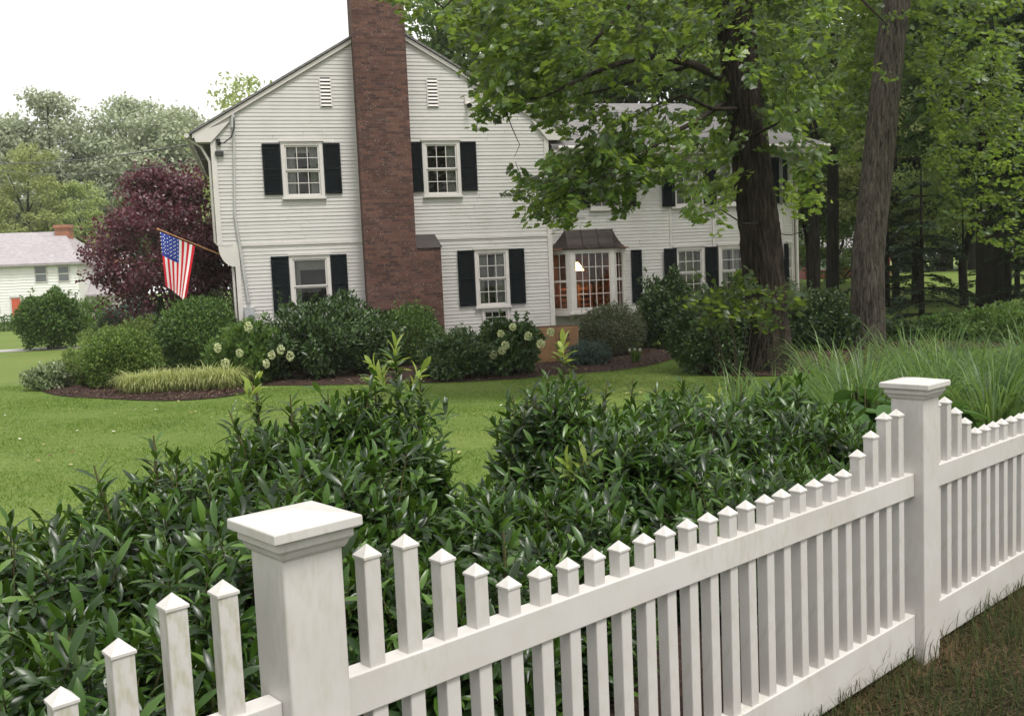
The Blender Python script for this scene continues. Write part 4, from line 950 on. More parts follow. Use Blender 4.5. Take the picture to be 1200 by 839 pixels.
    bush('rhododendron', 'cream edged leafy shrub behind the big furrowed trunk at the house corner', 'shrub', B(918, 392, .2), 1.0, 1.5, MT['leaf_varieg'], .08, .45, 2200, lump=.3)
    # cardboard box
    c = B(650, 425, .25); Bx = thing('cardboard_box', c, 'large brown cardboard box standing in the mulch below the bay window', 'box', HB-.12)
    m = MB(); m.box(-.52, .52, -.3, .3, -.05, .80); b = m.build('carton', MT['card'], Bx); bevel(b, .012)
    m = MB(); m.box(-.50, .50, -.29, .29, .802, .812); m.box(-.004, .004, -.3055, -.3005, .0, .80); m.build('flap_seam', MT['ink'], Bx)
    m = MB()
    for x0, x1, z0, z1 in ((.04, .32, .53, .545), (.06, .11, .58, .68), (.14, .19, .58, .68), (.23, .30, .58, .64), (.04, .3, .48, .51)): m.box(x0, x1, -.3045, -.3005, z0, z1)
    m.build('printed_mark', MT['ink'], Bx)
    # ---- flower bed in front of the left corner
    bush('boxwood', 'mid green clipped shrub at the front of the left flower bed', 'shrub', B(143, 458, .9), 1.6, 1.15, MT['leaf_box'], .055, .5, 8500, lump=.13)
    bush('holly', 'big rounded dark shrub at the left corner of the house under the flag', 'shrub', B(237, 440, .9), 2.05, 1.75, MT['leaf_yew'], .07, .5, 9000, lump=.14)
    o = thing('dwarf_conifer', B(193, 418, .4), 'small pointed dark conifer just below the flag', 'conifer'); n = 3800; z = rng.random(n); r = (1-z)**.8*.38*rng.uniform(.6, 1, n); an = rng.random(n)*2*PI
    P = np.stack([np.cos(an)*r, np.sin(an)*r, .05+z*1.75], -1); D = np.stack([np.cos(an), np.sin(an), .8+0*an], -1)+rng.normal(size=(n, 3))*.4; b = LeafBag(); b.add(P, D, unit(D+rdir(n)), .06, .02); link('foliage', b.mesh('foliage', 'dia', MT['leaf_hemlock']), o)
    m = MB(); m.tube([(0, 0, -.05), (0, 0, 1.6)], [.04, .01], 6); m.build('trunk', MT['twig'], o)
    bush('variegated_shrub', 'small pale variegated shrub at the left end of the flower bed', 'shrub', B(60, 458, .4), .95, .50, MT['leaf_varieg'], .07, .5, 1500, lump=.3)
    bush('perennial_clump', 'loose grey-green perennials between the variegated shrub and the clipped shrub', 'plant', B(97, 455, .5), .75, .8, MT['leaf_light'], .06, .4, 1800, lump=.3)
    bush('spirea', 'light green feathery shrub behind the clipped shrub of the flower bed', 'shrub', B(128, 424, .4), 1.4, .95, MT['leaf_light'], .07, .45, 3200, lump=.3, up=.6)
    bush('forsythia', 'yellowish light shrub between the spirea and the dark rounded shrub', 'shrub', B(168, 420, .6), 1.2, 1.15, MT['leaf_light'], .08, .4, 2600, lump=.3, up=.6)
    bush('mugo_pine', 'low dark conifer mound behind the light feathery shrub', 'shrub', B(136, 410, 1.), 1.2, 1.25, MT['leaf_hemlock'], .07, .3, 3500, lump=.2)
    bush('lilac', 'grey-green shrub behind the flower bed below the purple maple', 'shrub', B(160, 402, 1.5), 2.2, 1.6, MT['leaf_blue'], .09, .4, 3500, lump=.3)
    bush('lilac', 'loose green shrub behind the big round shrub by the drive', 'shrub', B(108, 400, 2.), 2.3, 1.7, MT['leaf_mid'], .09, .5, 3500, lump=.3)
    bush('privet', 'big round dark shrub standing alone by the drive at far left', 'shrub', B(63, 411, 1.2), 2.2, 2.2, MT['leaf_yew'], .10, .5, 8000, lump=.2)
    bush('flowering_shrub', 'pale flowering shrub against the left house corner', 'shrub', B(262, 415, 1.6), 1.2, 1.9, MT['leaf_varieg'], .08, .5, 1800, lump=.3)
    for k, x in enumerate((162, 182, 203, 224, 245, 266)):
        grass_clump('golden_plant_mound', 'mounded golden striped grass in the row along the front of the left flower bed', 'plant', B(x, 464 - .10*abs(x-170)*.6, .35), .56, .28, 700, MT['blade_gold'], 'golden grass mounds along the flower bed', .017, 2.1)
    # far clipped hedge by the neighbour
    o = thing('clipped_hedge', at(5, 387, 52)*np.array([1, 1, 0]) + np.array([0, 0, float(gz(*at(5, 387, 52)[:2]))]), 'low clipped dark hedge in front of the neighbouring white house', 'hedge')
    n = 5000; P = np.stack([rng.uniform(-5, 2.2, n), rng.uniform(-.5, .5, n), rng.uniform(0, .85, n)], -1); b = LeafBag(); b.add(P, rdir(n), rdir(n), .12, .07); link('foliage', b.mesh('foliage', 'dia', MT['leaf_yew']), o)
    # understorey at the right
    for x, y, w, h_, mt, lb in ((1120, 398, 1.7, .6, 'leaf_yew', 'low green shrub mound behind the grass left of the frame edge'), (1178, 402, 1.9, .75, 'leaf_mid', 'low green shrub mound at the right edge behind the arching grass'), (1045, 402, 1.2, .42, 'leaf_shrub', 'low dark ground shrub right of the grey tree trunk')):
        bush('understorey_shrub', lb, 'shrub', B(x, y, .5), w, h_, MT[mt], .09, .45, 3000, lump=.3)

# ------------------------------------------------------------------ trees
def trunk_mesh(path, rad, nseg=48, ring=.09, amp=.035, flare=0, fz=9., seed=0):
    """tapered trunk with furrowed bark as real relief"""
    path = [np.asarray(p, float) for p in path]; d = [0]
    for a, b in zip(path, path[1:]): d.append(d[-1]+np.linalg.norm(b-a))
    n = int(d[-1]/ring); V = []
    for i in range(n+1):
        s = d[-1]*i/n; c = np.array([np.interp(s, d, [p[k] for p in path]) for k in range(3)]); r = np.interp(s, d, rad)
        fl = flare*math.exp(-max(s, 0)/.35)
        for k in range(nseg):
            a = 2*PI*k/nseg; u = Vector((math.cos(a)*fz*.35, math.sin(a)*fz*.35, s*.9+seed))
            h = 1-abs(mnoise.noise(u*1.6))*2.2; h2 = mnoise.noise(Vector((math.cos(a)*2, math.sin(a)*2, s*.4+seed)))
            lobes = 1 + fl*(.75+.5*math.sin(a*5+seed))
            V.append(c + np.array([math.cos(a), math.sin(a), 0])*(r*lobes + amp*h*r*2 + .03*r*h2))
    i, k = np.meshgrid(np.arange(n), np.arange(nseg), indexing='ij'); a = (i*nseg+k).ravel(); b = (i*nseg+(k+1) % nseg).ravel()
    return np.array(V), np.stack([a, b, b+nseg, a+nseg], -1)
def spray_leaves(bag, mb, P, D, nl=16, tw=.6, L=.13, W=.115, r0=0, r1=1, droop=.35):
    """leafy twigs: thin stem ending at P running along D, lobed leaves on both sides"""
    D = unit(D); n = len(P); S = unit(np.cross(D, np.array([0, 0, 1.])))
    for a, d in zip(P, D): mb.tube([a-d*tw, a-d*tw*.4+np.array([0, 0, .02]), a], [.006, .0045, .002], 3, cap=False)
    sb = rng.random(n)
    for k in range(nl):
        t = rng.random(n)**.75; side = np.where(rng.random(n) < .5, 1, -1)
        q = P - D*(tw*t)[:, None]; o = rng.uniform(.25, 1.2, n); dr = D*np.cos(o)[:, None] + S*(np.sin(o)*side)[:, None]; dr[:, 2] -= rng.uniform(.0, droop*1.6, n)
        N = np.array([0, 0, .8]) + rng.normal(size=(n, 3))*.7; sc = rng.uniform(.65, 1.15, n)
        bag.add(q + dr*.04 + rng.normal(size=(n, 3))*.05, dr, N, L*sc, W*sc, r0+(r1-r0)*(.6*sb+.4*rng.random(n)))
def poly_sample(poly, n):
    poly = np.asarray(poly, float); lo, hi = poly.min(0), poly.max(0); out = np.zeros((0, 2))
    while len(out) < n:
        p = lo + rng.random((n*3, 2))*(hi-lo); out = np.concatenate([out, p[inpoly(p[:, 0], p[:, 1], poly)]])
    return out[:n]
def in_volume(poly, d0, d1, n):
    xy = poly_sample(poly, n); d = rng.uniform(d0, d1, n)
    for xa, ya, xb, yb, dt in ((858, -40, 880, 330, 16.6), (1051, -40, 1017, 330, 22.5)):      # keep the boughs off the trunks' near side
        ax = xa + (xb-xa)*(xy[:, 1]-ya)/(yb-ya); k = (np.abs(xy[:, 0]-ax) < 64) & (d < dt) & (xy[:, 1] < 250) & (rng.random(n) < .93); d = np.where(k, dt + rng.uniform(.3, 2.5, n), d)
    return np.array([at(x, y, q) for (x, y), q in zip(xy, d)])

def build_near_trees():
    # --- big furrowed oak, trunk at about 16 m
    b0 = on_ground(903, 436); base = np.array([b0[0], b0[1], float(gz(b0[0], b0[1]))]); dep = float((b0-CAM) @ _F)
    o = thing('oak_tree', base, 'big dark furrowed tree trunk before the house whose leafy boughs hang over the wing', 'tree')
    q = lambda x, y, d=dep: at(x, y, d)-base
    path = [np.array([0.02, 0, -.3]), np.array([0, 0, 0]), q(899, 370), q(891, 280), q(876, 150), q(858, 0), q(846, -120), q(838, -260), q(840, -420), q(835, -560)]
    V, T = trunk_mesh(path, [.36, .36, .33, .335, .305, .30, .27, .24, .18, .1], 120, .05, .085, .42, 20, 3.)
    link('trunk', tri_mesh('trunk', V, T, MT['bark_oak'], smooth=True), o)
    mb = MB(); bag = LeafBag(); tw = MB()
    limb = lambda pts, r0, r1: mb.tube(pts, list(np.linspace(r0, r1, len(pts))), 8, cap=False)
    limb([q(866, 118), q(846, 92), q(812, 76, 15.8), q(770, 66, 15.4), q(735, 72, 15.), q(700, 84, 14.8), q(640, 112, 14.3), q(590, 124, 14)], .085, .012)
    limb([q(812, 76, 15.8), q(780, 86, 16.), q(750, 95, 16), q(705, 106, 15.9), q(655, 118, 15.8)], .04, .008)
    limb([q(872, 140), q(846, 122), q(815, 143, 15.6), q(788, 156, 15.2), q(745, 188, 14.8), q(695, 214, 14.5), q(640, 240, 14.3)], .06, .010)
    limb([q(868, 128), q(835, 128, 16.4), q(800, 112, 16.8), q(760, 128, 17), q(720, 150, 17)], .045, .008)
    limb([q(856, -20), q(800, -14, 15.8), q(745, 0, 15.5), q(700, 45, 15.2), q(668, 84, 15), q(640, 100, 15)], .06, .010)
    limb([q(850, -70), q(770, -80, 15), q(660, -70, 14.5), q(560, -30, 14), q(520, 10, 13.8)], .08, .010)
    limb([q(850, -60), q(930, -60, 15), q(990, -20, 14.5), q(1040, 30, 14)], .07, .012)
    limb([q(880, 160), q(905, 148, 15.8), q(925, 138, 15.6), q(948, 120, 15.4)], .03, .008)
    limb([q(890, 262), q(870, 262, 15.6), q(845, 246, 15.4), q(825, 250, 15.2)], .018, .005)
    for k in range(14):
        z = rng.uniform(9, 17); a = rng.random()*2*PI; p = np.array([-.6*(z/16), 0, z]); e = p + np.array([math.cos(a)*rng.uniform(2, 4.5), math.sin(a)*rng.uniform(2, 4.5), rng.uniform(.3, 2)]); limb([p, (p+e)/2+np.array([0, 0, .3]), e], .09, .015)
    limb([q(520, 10, 13.8), q(490, -14, 13.4), q(458, -12, 13)], .012, .004); limb([q(590, 124, 14), q(600, 150, 14), q(609, 170, 14), q(603, 184, 14)], .009, .004)
    mb.build('limbs', MT['bark_oak'], o)
    ctr = q(868, 60)
    def fill(poly, d0, d1, n, nl=16, r0=0, r1=1, L=.146, out=ctr):
        P = in_volume(poly, d0, d1, n)-base; D = P-out; D[:, 2] = D[:, 2]*.3 - .45*rng.random(n) ; D = unit(D) + rng.normal(size=(n, 3))*np.array([.5, .5, .25]); spray_leaves(bag, tw, P, D, int(nl*1.5), .65, L, L*.86, r0, r1)
    fill([(508, -20), (600, -20), (640, 30), (650, 90), (640, 150), (612, 128), (575, 138), (548, 98), (556, 62), (520, 32)], 13.2, 15.6, 105)
    fill([(600, -30), (840, -30), (848, 70), (800, 95), (740, 110), (690, 120), (640, 150), (600, 130), (590, 60)], 13.4, 17.5, 200)
    fill([(640, 120), (700, 112), (780, 110), (850, 105), (852, 150), (800, 170), (740, 170), (690, 178), (655, 172)], 14, 17, 40)
    fill([(598, 222), (640, 190), (690, 172), (760, 160), (850, 150), (852, 195), (800, 196), (772, 214), (735, 232), (692, 240), (655, 262), (628, 262), (608, 240)], 13.6, 16.2, 140)
    fill([(440, -25), (474, -25), (472, 3), (448, 1)], 12.8, 13.2, 4)
    fill([(545, 100), (570, 92), (588, 128), (560, 142)], 13.6, 14.2, 10)
    fill([(705, 225), (725, 225), (722, 255), (705, 255)], 14, 15, 4)
    fill([(775, 205), (850, 205), (850, 262), (820, 270), (790, 240)], 14.4, 15.8, 16, 12, .5, 1)
    fill([(850, -30), (1060, -30), (1050, 90), (960, 150), (905, 150), (850, 90)], 13, 18, 120)
    fill([(905, 120), (960, 120), (985, 175), (950, 240), (915, 230)], 14, 17, 22)
    n = 420; u = rdir(n); P = np.array([.7, .6, 13.2]) + u*np.array([4.7, 5.0, 4.2])*rng.uniform(.5, 1, (n, 1)); P = P[P[:, 2] > 8.4]; spray_leaves(bag, tw, P, unit(P-np.array([0, 0, 12]))*np.array([1, 1, .4])+rng.normal(size=P.shape)*.4, 13, .7, .15, .13)
    link('crown', bag.mesh('crown', 'lobed', MT['leaf_oak'], smooth=False), o); tw.build('twigs', MT['twig'], o)
    lb = LeafBag(); tw = MB()
    for poly, d0, d1, n in (([(832, 205), (858, 205), (860, 268), (842, 268), (825, 240)], 15.2, 15.8, 20), ([(915, 205), (945, 205), (965, 218), (960, 245), (938, 246), (915, 230)], 15.0, 15.8, 16)):
        P = in_volume(poly, d0, d1, n)-base; spray_leaves(lb, tw, P, rng.normal(size=(n, 3))*np.array([1, .6, .3]), 11, .35, .12, .115)
    link('sprouts', lb.mesh('sprouts', 'lobed', MT['leaf_lime'], smooth=False), o); tw.build('sprout_twigs', MT['twig'], o)
    # low leafy sucker in front of the trunk
    bag = LeafBag(); tw = MB(); P = in_volume([(800, 345), (850, 325), (930, 330), (945, 352), (900, 372), (830, 378)], 14.2, 15.6, 42); b2 = at(868, 432, 14.9); b2[2] = float(gz(b2[0], b2[1]))
    s = thing('oak_sapling', b2, 'low sapling with lobed dark leaves crossing the foot of the big furrowed trunk', 'tree'); P = P-b2
    spray_leaves(bag, tw, P, rng.normal(size=P.shape)*np.array([1, .7, .3]), 13, .45, .14, .12, 0, .28); link('crown', bag.mesh('crown', 'lobed', MT['leaf_oak'], smooth=False), s)
    for p in P[::4]: tw.tube([np.array([p[0]*.22+rng.normal()*.06, p[1]*.22+rng.normal()*.06, -.05]), np.array([p[0]*.6, p[1]*.6, p[2]*.6]), p], [.011, .008, .004], 5, cap=False)
    tw.build('stems', MT['twig'], s)
    # --- grey trunk at about 21 m
    b0 = on_ground(1017, 406); base = np.array([b0[0], b0[1], float(gz(b0[0], b0[1]))]); dep = float((b0-CAM) @ _F)
    o = thing('maple_tree', base, 'tall leaning grey tree trunk at the right of the white house', 'tree')
    q = lambda x, y, d=dep: at(x, y, d)-base
    path = [np.array([0, 0, -.3]), np.array([0, 0, 0]), q(1017, 300), q(1030, 180), q(1042, 60), q(1051, 0), q(1068, -160), q(1080, -320)]
    V, T = trunk_mesh(path, [.37, .36, .34, .33, .305, .29, .25, .18], 96, .06, .04, .22, 18, 9.); link('trunk', tri_mesh('trunk', V, T, MT['bark_grey'], smooth=True), o)
    mb = MB(); bag = LeafBag(); tw = MB()
    for k in range(12):
        z = rng.uniform(7.2, 14); a = rng.random()*2*PI; p = np.array([.8*(z/9)-.2, 0, z]); e = p + np.array([math.cos(a)*rng.uniform(2, 4.5), math.sin(a)*rng.uniform(2, 4), rng.uniform(-1.6, 1.2)]); mb.tube([p, (p+e)/2+np.array([0, 0, .3]), e], [.08, .05, .012], 7, cap=False)
    mb.build('limbs', MT['bark_grey'], o)
    for poly, d0, d1, n in (([(920, -30), (1210, -30), (1210, 70), (1120, 110), (1060, 80), (1000, 110), (940, 120)], 17, 22, 190), ([(1070, 60), (1210, 40), (1210, 190), (1150, 170), (1090, 130)], 18, 23, 80), ([(1085, 110), (1210, 110), (1215, 300), (1150, 285), (1105, 220)], 22, 27, 95), ([(925, 90), (1010, 90), (1000, 190), (950, 200)], 19, 23, 30)):
        P = in_volume(poly, d0, d1, n)-base; D = P-np.array([.5, 0, 8]); D[:, 2] = -.5*rng.random(n); spray_leaves(bag, tw, P, unit(D)+rng.normal(size=(n, 3))*.4, 22, .7, .135, .125, 0, 1)
    n = 380; u = rdir(n); P = np.array([1.2, 0, 13.0]) + u*np.array([5., 5., 4.])*rng.uniform(.5, 1, (n, 1)); P = P[P[:, 2] > 9]; spray_leaves(bag, tw, P, unit(P-np.array([1, 0, 12]))*np.array([1, 1, .4]), 13, .7, .16, .15)
    link('crown', bag.mesh('crown', 'lobed', MT['leaf_oak'], smooth=False), o); tw.build('twigs', MT['twig'], o)

def broad_tree(height, cr, trunk_r, cbase, mat, seed, nclump=46, per=120, leaf=.28, bark='bark_dark', limbs=12):
    """deciduous tree: trunk, limbs and a crown of leaf clumps with gaps; returns (trunk mesh, crown mesh)"""
    r = np.random.default_rng(seed); m = MB(); top = height*.9
    path = [np.array([0, 0, -.4])] + [np.array([r.normal()*.12*k, r.normal()*.12*k, height*.18*k]) for k in range(0, 6)]
    m.tube(path, [trunk_r*1.25, trunk_r*1.1, trunk_r, trunk_r*.8, trunk_r*.6, trunk_r*.35, trunk_r*.12], 12, cap=False)
    cz = (cbase+height)/2; hz = (height-cbase)/2; C = []
    while len(C) < nclump:
        u = r.normal(size=3); u /= np.linalg.norm(u); rad = r.uniform(.35, 1)**.6; w = 1 if u[2] < 0 else (1-.35*u[2])
        C.append(np.array([u[0]*cr*rad*w, u[1]*cr*rad*w, cz+u[2]*hz*rad]))
    C = np.array(C)
    for k in range(limbs):
        e = C[k]; z = max(cbase*.8, e[2]-1.5-abs(r.normal())*1.5); z = min(z, height*.85); p = np.array([np.interp(z, [q[2] for q in path], [q[0] for q in path]), np.interp(z, [q[2] for q in path], [q[1] for q in path]), z]); m.tube([p, (p+e)/2+np.array([0, 0, .25]), e], [trunk_r*.32, trunk_r*.2, .02], 6, cap=False)
    b = LeafBag()
    for c in C:
        n = int(per*r.uniform(.6, 1.4)); s = cr*r.uniform(.2, .36); u = r.normal(size=(n, 3)); u /= np.linalg.norm(u, axis=1)[:, None]; P = c + u*np.array([s, s, s*.62])*(r.random((n, 1))**.45)
        N = unit(u*.6+np.array([0, 0, .8])+r.normal(size=(n, 3))*.5); D = r.normal(size=(n, 3)); D[:, 2] -= .3
        b.add(P, D, N, leaf*r.uniform(.6, 1.2, n), leaf*.75*r.uniform(.7, 1.1, n), np.clip(r.random(n)*.7+.3*r.random(), 0, 1))
    return m.mesh('trunk', MT[bark]), b.mesh('crown', 'oval', mat, smooth=False)
def hemlock_mesh(height, r0, seed, tr=.16, low=.06, leaf=.2, nper=900):
    r = np.random.default_rng(seed); m = MB(); m.tube([(0, 0, -.4), (0, 0, height*.5), (0, 0, height)], [tr*1.2, tr*.7, .02], 9, cap=False); b = LeafBag(); k = int(height/.42)
    for i in range(k):
        t = low + (1-low)*i/k; z = height*t; R = r0*(1-t)**.75*r.uniform(.75, 1.15)+.15
        for j in range(r.integers(4, 7)):
            a = r.random()*2*PI; L = R*r.uniform(.6, 1.1); dz = -L*r.uniform(.1, .32); d = np.array([math.cos(a), math.sin(a), 0]); e = np.array([d[0]*L, d[1]*L, z+dz]); m.tube([(0, 0, z), (d[0]*L*.5, d[1]*L*.5, z+dz*.3+.06), e], [.03, .02, .006], 4, cap=False)
            n = int(nper*L/20)+8; tt = r.random(n)**.7; w = L*.24*(1.1-tt)+.06; sd = np.array([-d[1], d[0], 0]); P = np.array([0, 0, z]) + d*(L*tt)[:, None] + sd*(r.uniform(-1, 1, n)*w)[:, None]; P[:, 2] += dz*tt**1.5 + r.normal(size=n)*.04
            D = d + sd*r.uniform(-1, 1, n)[:, None] + np.array([0, 0, -.25]); N = np.array([0, 0, 1.])+r.normal(size=(n, 3))*.3; b.add(P, D, N, leaf*r.uniform(.6, 1.2, n), leaf*.45)
    return m.mesh('trunk', MT['bark_dark']), b.mesh('crown', 'oval', MT['leaf_hemlock'], smooth=False)
def tree_obj(name, label, cat, loc, meshes, rz=0, sc=1., group=None):
    o = thing(name, loc, label, cat, rz, group); o.scale = (sc, sc, sc) if not hasattr(sc, '__len__') else sc
    link('trunk', meshes[0], o); link('crown', meshes[1], o); return o

def build_far_trees():
    gp = lambda x, d: (lambda p: np.array([p[0], p[1], float(gz(p[0], p[1]))]))(at(x, 340, d))
    A = [broad_tree(15, 4.6, .28, 4.2, MT['leaf_forest'], 11, 80, 170, .32), broad_tree(17, 5.0, .3, 3.0, MT['leaf_forest'], 12, 90, 170, .32), broad_tree(12, 4.0, .2, 1.6, MT['leaf_forest'], 13, 70, 170, .32)]
    Lt = [broad_tree(16, 3.6, .22, 1.5, MT['leaf_forest_light'], 21, 90, 150, .28), broad_tree(14, 4.6, .24, 3.5, MT['leaf_forest_light'], 22, 60, 110, .28)]
    Hm = [hemlock_mesh(5.0, 2.2, 31, .09), hemlock_mesh(13, 3.4, 32, .2, .22)]
    T = tree_obj
    Hz = []
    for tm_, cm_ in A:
        c2 = cm_.copy(); c2.materials.clear(); c2.materials.append(MT['leaf_haze_tint']); Hz.append((tm_, c2))
    # ---- left background, beyond the neighbour
    g = 'trees beyond the neighbouring house'
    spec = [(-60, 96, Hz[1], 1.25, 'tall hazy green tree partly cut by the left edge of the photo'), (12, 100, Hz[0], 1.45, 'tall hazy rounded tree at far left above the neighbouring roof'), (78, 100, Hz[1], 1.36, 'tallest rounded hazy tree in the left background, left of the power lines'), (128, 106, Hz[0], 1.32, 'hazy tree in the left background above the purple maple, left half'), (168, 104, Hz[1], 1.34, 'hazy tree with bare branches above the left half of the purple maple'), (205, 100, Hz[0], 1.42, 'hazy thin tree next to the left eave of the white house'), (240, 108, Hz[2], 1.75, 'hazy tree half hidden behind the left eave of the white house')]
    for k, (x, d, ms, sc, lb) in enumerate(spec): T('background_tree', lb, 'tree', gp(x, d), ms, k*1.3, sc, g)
    T('birch_tree', 'bright yellow-green narrow tree behind the neighbouring house', 'tree', gp(45, 84), Lt[0], .4, 1.0, g); T('birch_tree', 'smaller bright yellow-green tree just left of the purple maple', 'tree', gp(100, 86), Lt[0], 2.2, (.85, .85, .80), g)
    T('birch_tree', 'bright green low tree behind the neighbouring brick chimney', 'tree', gp(78, 90), Lt[0], 1.2, .72, g)
    T('pine_tree', 'dark conifer at far left behind the neighbouring roof ridge', 'conifer', gp(8, 92), Hm[1], 0, .95, g)
    T('understorey_tree', 'low dense green tree filling in below the hazy trees left of the purple maple', 'tree', gp(150, 92), A[2], 0, .85, g); T('understorey_tree', 'low dense green tree behind the ridge of the neighbouring house', 'tree', gp(25, 98), A[2], 2, .9, g); T('understorey_tree', 'low dense green tree behind the purple maple beside the white house', 'tree', gp(215, 96), A[2], 4, .9, g)
    # ---- behind the white house
    g = 'trees behind the white house'
    T('background_tree', 'pale treetop showing over the left slope of the white gable', 'tree', gp(310, 62), Lt[1], 0, 1.12, g); 
    for k, (x, d, ms, sc, lb) in enumerate(((530, 52, Lt[1], 1.36, 'pale sunlit tree rising right of the brick chimney'), (600, 50, A[1], 1.15, 'green tree behind the ridge above the bay window'), (680, 47, A[0], 1.2, 'green tree behind the middle of the wing roof'), (750, 50, Lt[1], 1.25, 'light green tree behind the wing roof left of the big trunk'), (830, 46, A[1], 1.1, 'green tree behind the right half of the wing roof'), (900, 44, A[0], 1.15, 'green tree rising behind the hipped end of the wing roof'))):
        T('background_tree', lb, 'tree', gp(x, d), ms, k*2.1+.5, sc, g)
    # ---- woodland at the right
    g = 'woodland trees at the right'
    def bare(name, x, y, wpx, lb, lean=0, d=None, top=15, crown=True):
        b = on_ground(x, y) if d is None else gp(x, d); dd = float((b-CAM) @ _F); r = wpx/2*dd/f_px
        o = thing(name, (b[0], b[1], float(gz(b[0], b[1]))), lb, 'tree', 0, g)
        V, T_ = trunk_mesh([np.array([0, 0, -.4]), np.array([0, 0, 0]), np.array([lean*.4, 0, top*.4]), np.array([lean, 0, top])], [r*1.1, r*1.1, r*.9, r*.4], 28, .16, .03, .3, 10, x*.1); link('trunk', tri_mesh('trunk', V, T_, MT['bark_dark'], smooth=True), o)
        if isinstance(crown, tuple): link('crown', crown[1], o)
        elif crown:
            tm, cm = broad_tree(top+2, 3.6, r*.5, 4.6, MT['leaf_forest'], x, 44, 110, .26); bpy.data.meshes.remove(tm); link('crown', cm, o)
        return o
    bare('woodland_tree', 954, 372, 12, 'dark straight trunk just right of the white house corner', .2, 34); bare('woodland_tree', 975, 372, 13, 'dark trunk between the house corner and the leaning grey trunk', .3, 36)
    bare('woodland_tree', 1160, 366, 27, 'thick dark conifer trunk standing on the bright lawn at the right', 0, None, 17, hemlock_mesh(17, 4.6, 33, .1, .36, .2, 1300)); bare('woodland_tree', 1177, 364, 12, 'thin dark trunk beside the thick dark trunk on the bright lawn', .3, None, 12)
    T('hemlock_tree', 'small dark hemlock with layered boughs in front of the bright lawn', 'conifer', gp(1080, 29), Hm[0], .5, .92, g)
    T('hemlock_tree', 'dark hemlock reaching in from the right edge over the lawn', 'conifer', gp(1232, 27), Hm[1], 1.5, .82, g); T('hemlock_tree', 'tall dark hemlock behind the leaning grey trunk', 'conifer', gp(1075, 40), Hm[1], 3, 1.05, g); T('hemlock_tree', 'bushy low hemlock directly behind the foot of the leaning grey trunk', 'conifer', gp(1040, 37), Hm[0], 2.2, 1.0, g); T('hemlock_tree', 'bushy low hemlock just right of the thick dark trunk', 'conifer', gp(1192, 40), Hm[0], 5.2, 1.15, g)
    T('hemlock_tree', 'low dark hemlock at the right edge behind the shrub mound', 'conifer', gp(1215, 31), Hm[0], 4, .8, g)
    U = broad_tree(8, 3.6, .12, .2, MT['leaf_forest'], 14, 60, 130, .26)
    for k, (x, d, ms, sc, lb) in enumerate(((1000, 78, A[1], 1.2, 'woodland tree behind the red house, just right of the house corner'), (1060, 84, A[0], 1.5, 'woodland tree behind the leaning grey trunk, far beyond the lawn'), (1110, 80, A[1], 1.5, 'woodland tree beyond the bright lawn, above the small hemlock'), (1165, 86, A[0], 1.6, 'woodland tree beyond the bright lawn, behind the thick dark trunk'), (1235, 82, A[1], 1.4, 'woodland tree cut by the right edge, beyond the bright lawn'), (1330, 60, A[0], 1.2, 'woodland tree just outside the right edge'), (955, 90, A[1], 1.5, 'tall far woodland tree seen over the red house'),
        (960, 74, U, 1.0, 'bushy undergrowth tree left of the red house'), (1015, 76, U, 1.1, 'bushy undergrowth tree right of the red house'), (1060, 74, U, 1.0, 'bushy undergrowth tree at the back of the bright lawn, left'), (1100, 76, U, 1.15, 'bushy undergrowth tree at the back of the bright lawn, behind the small hemlock'), (1145, 73, U, 1.0, 'bushy undergrowth tree at the back of the bright lawn, left of the thick trunk'), (1190, 75, U, 1.2, 'bushy undergrowth tree at the back of the bright lawn, right of the thick trunk'), (1240, 72, U, 1.1, 'bushy undergrowth tree at the back of the bright lawn, right edge'), (985, 54, U, .8, 'low bushy tree partly hiding the red house between the dark trunks'), (920, 60, U, 1.1, 'bushy tree behind the right end of the white house'))):
        T('woodland_tree', lb, 'tree', gp(x, d), ms, k*1.7, sc, g)
    for k, (x, d, sc, lb) in enumerate(((1130, 36, .62, 'light green young tree left of the thick dark trunk'), (1205, 38, .7, 'light green young tree at the right edge'), (1050, 40, .62, 'light green young tree right of the leaning grey trunk'))):
        T('young_maple', lb, 'tree', gp(x, d), Lt[1], k*2, sc, g)
    Wd = [broad_tree(10.5, 3.6, .16, 1.5, MT['leaf_wood'], 15, 90, 190, .24), broad_tree(13, 4.2, .2, 2.6, MT['leaf_wood'], 16, 90, 200, .26)]
    for k, (x, d, ms, sc, lb) in enumerate(((1105, 70, Wd[0], 1.2, 'leafy dark green tree with low boughs left of the thick dark trunk'), (1250, 31, Wd[1], 1., 'leafy dark green tree hanging in from the right edge'), (1035, 46, Wd[1], 1., 'leafy dark green tree just behind the leaning grey trunk'), (1140, 70, Wd[1], 1.5, 'leafy dark green tree behind the thick dark trunk'), (1205, 70, Wd[1], 1.5, 'tall leafy dark green tree at the right edge'), (950, 50, Wd[1], .95, 'leafy dark green tree behind the dark trunks at the house corner'))):
        T('woodland_tree', lb, 'tree', gp(x, d), ms, k*1.9+.3, sc, g)
    # ---- purple maple
    b = gp(195, 31); tm, cm = broad_tree(6.2, 2.45, .14, .9, MT['leaf_purple'], 77, 120, 190, .14, 'bark_grey', 16); T('purple_maple', 'spreading dark purple maple behind the flag at the left of the house', 'tree', b, (tm, cm), 0, 1)
    tm, cm = broad_tree(4.4, 1.5, .05, .8, MT['leaf_purple'], 78, 26, 120, .12, 'bark_grey', 6); T('purple_maple', 'smaller purple bush close to the left wall of the white house', 'tree', gp(262, 33), (tm, cm), 1, 1)

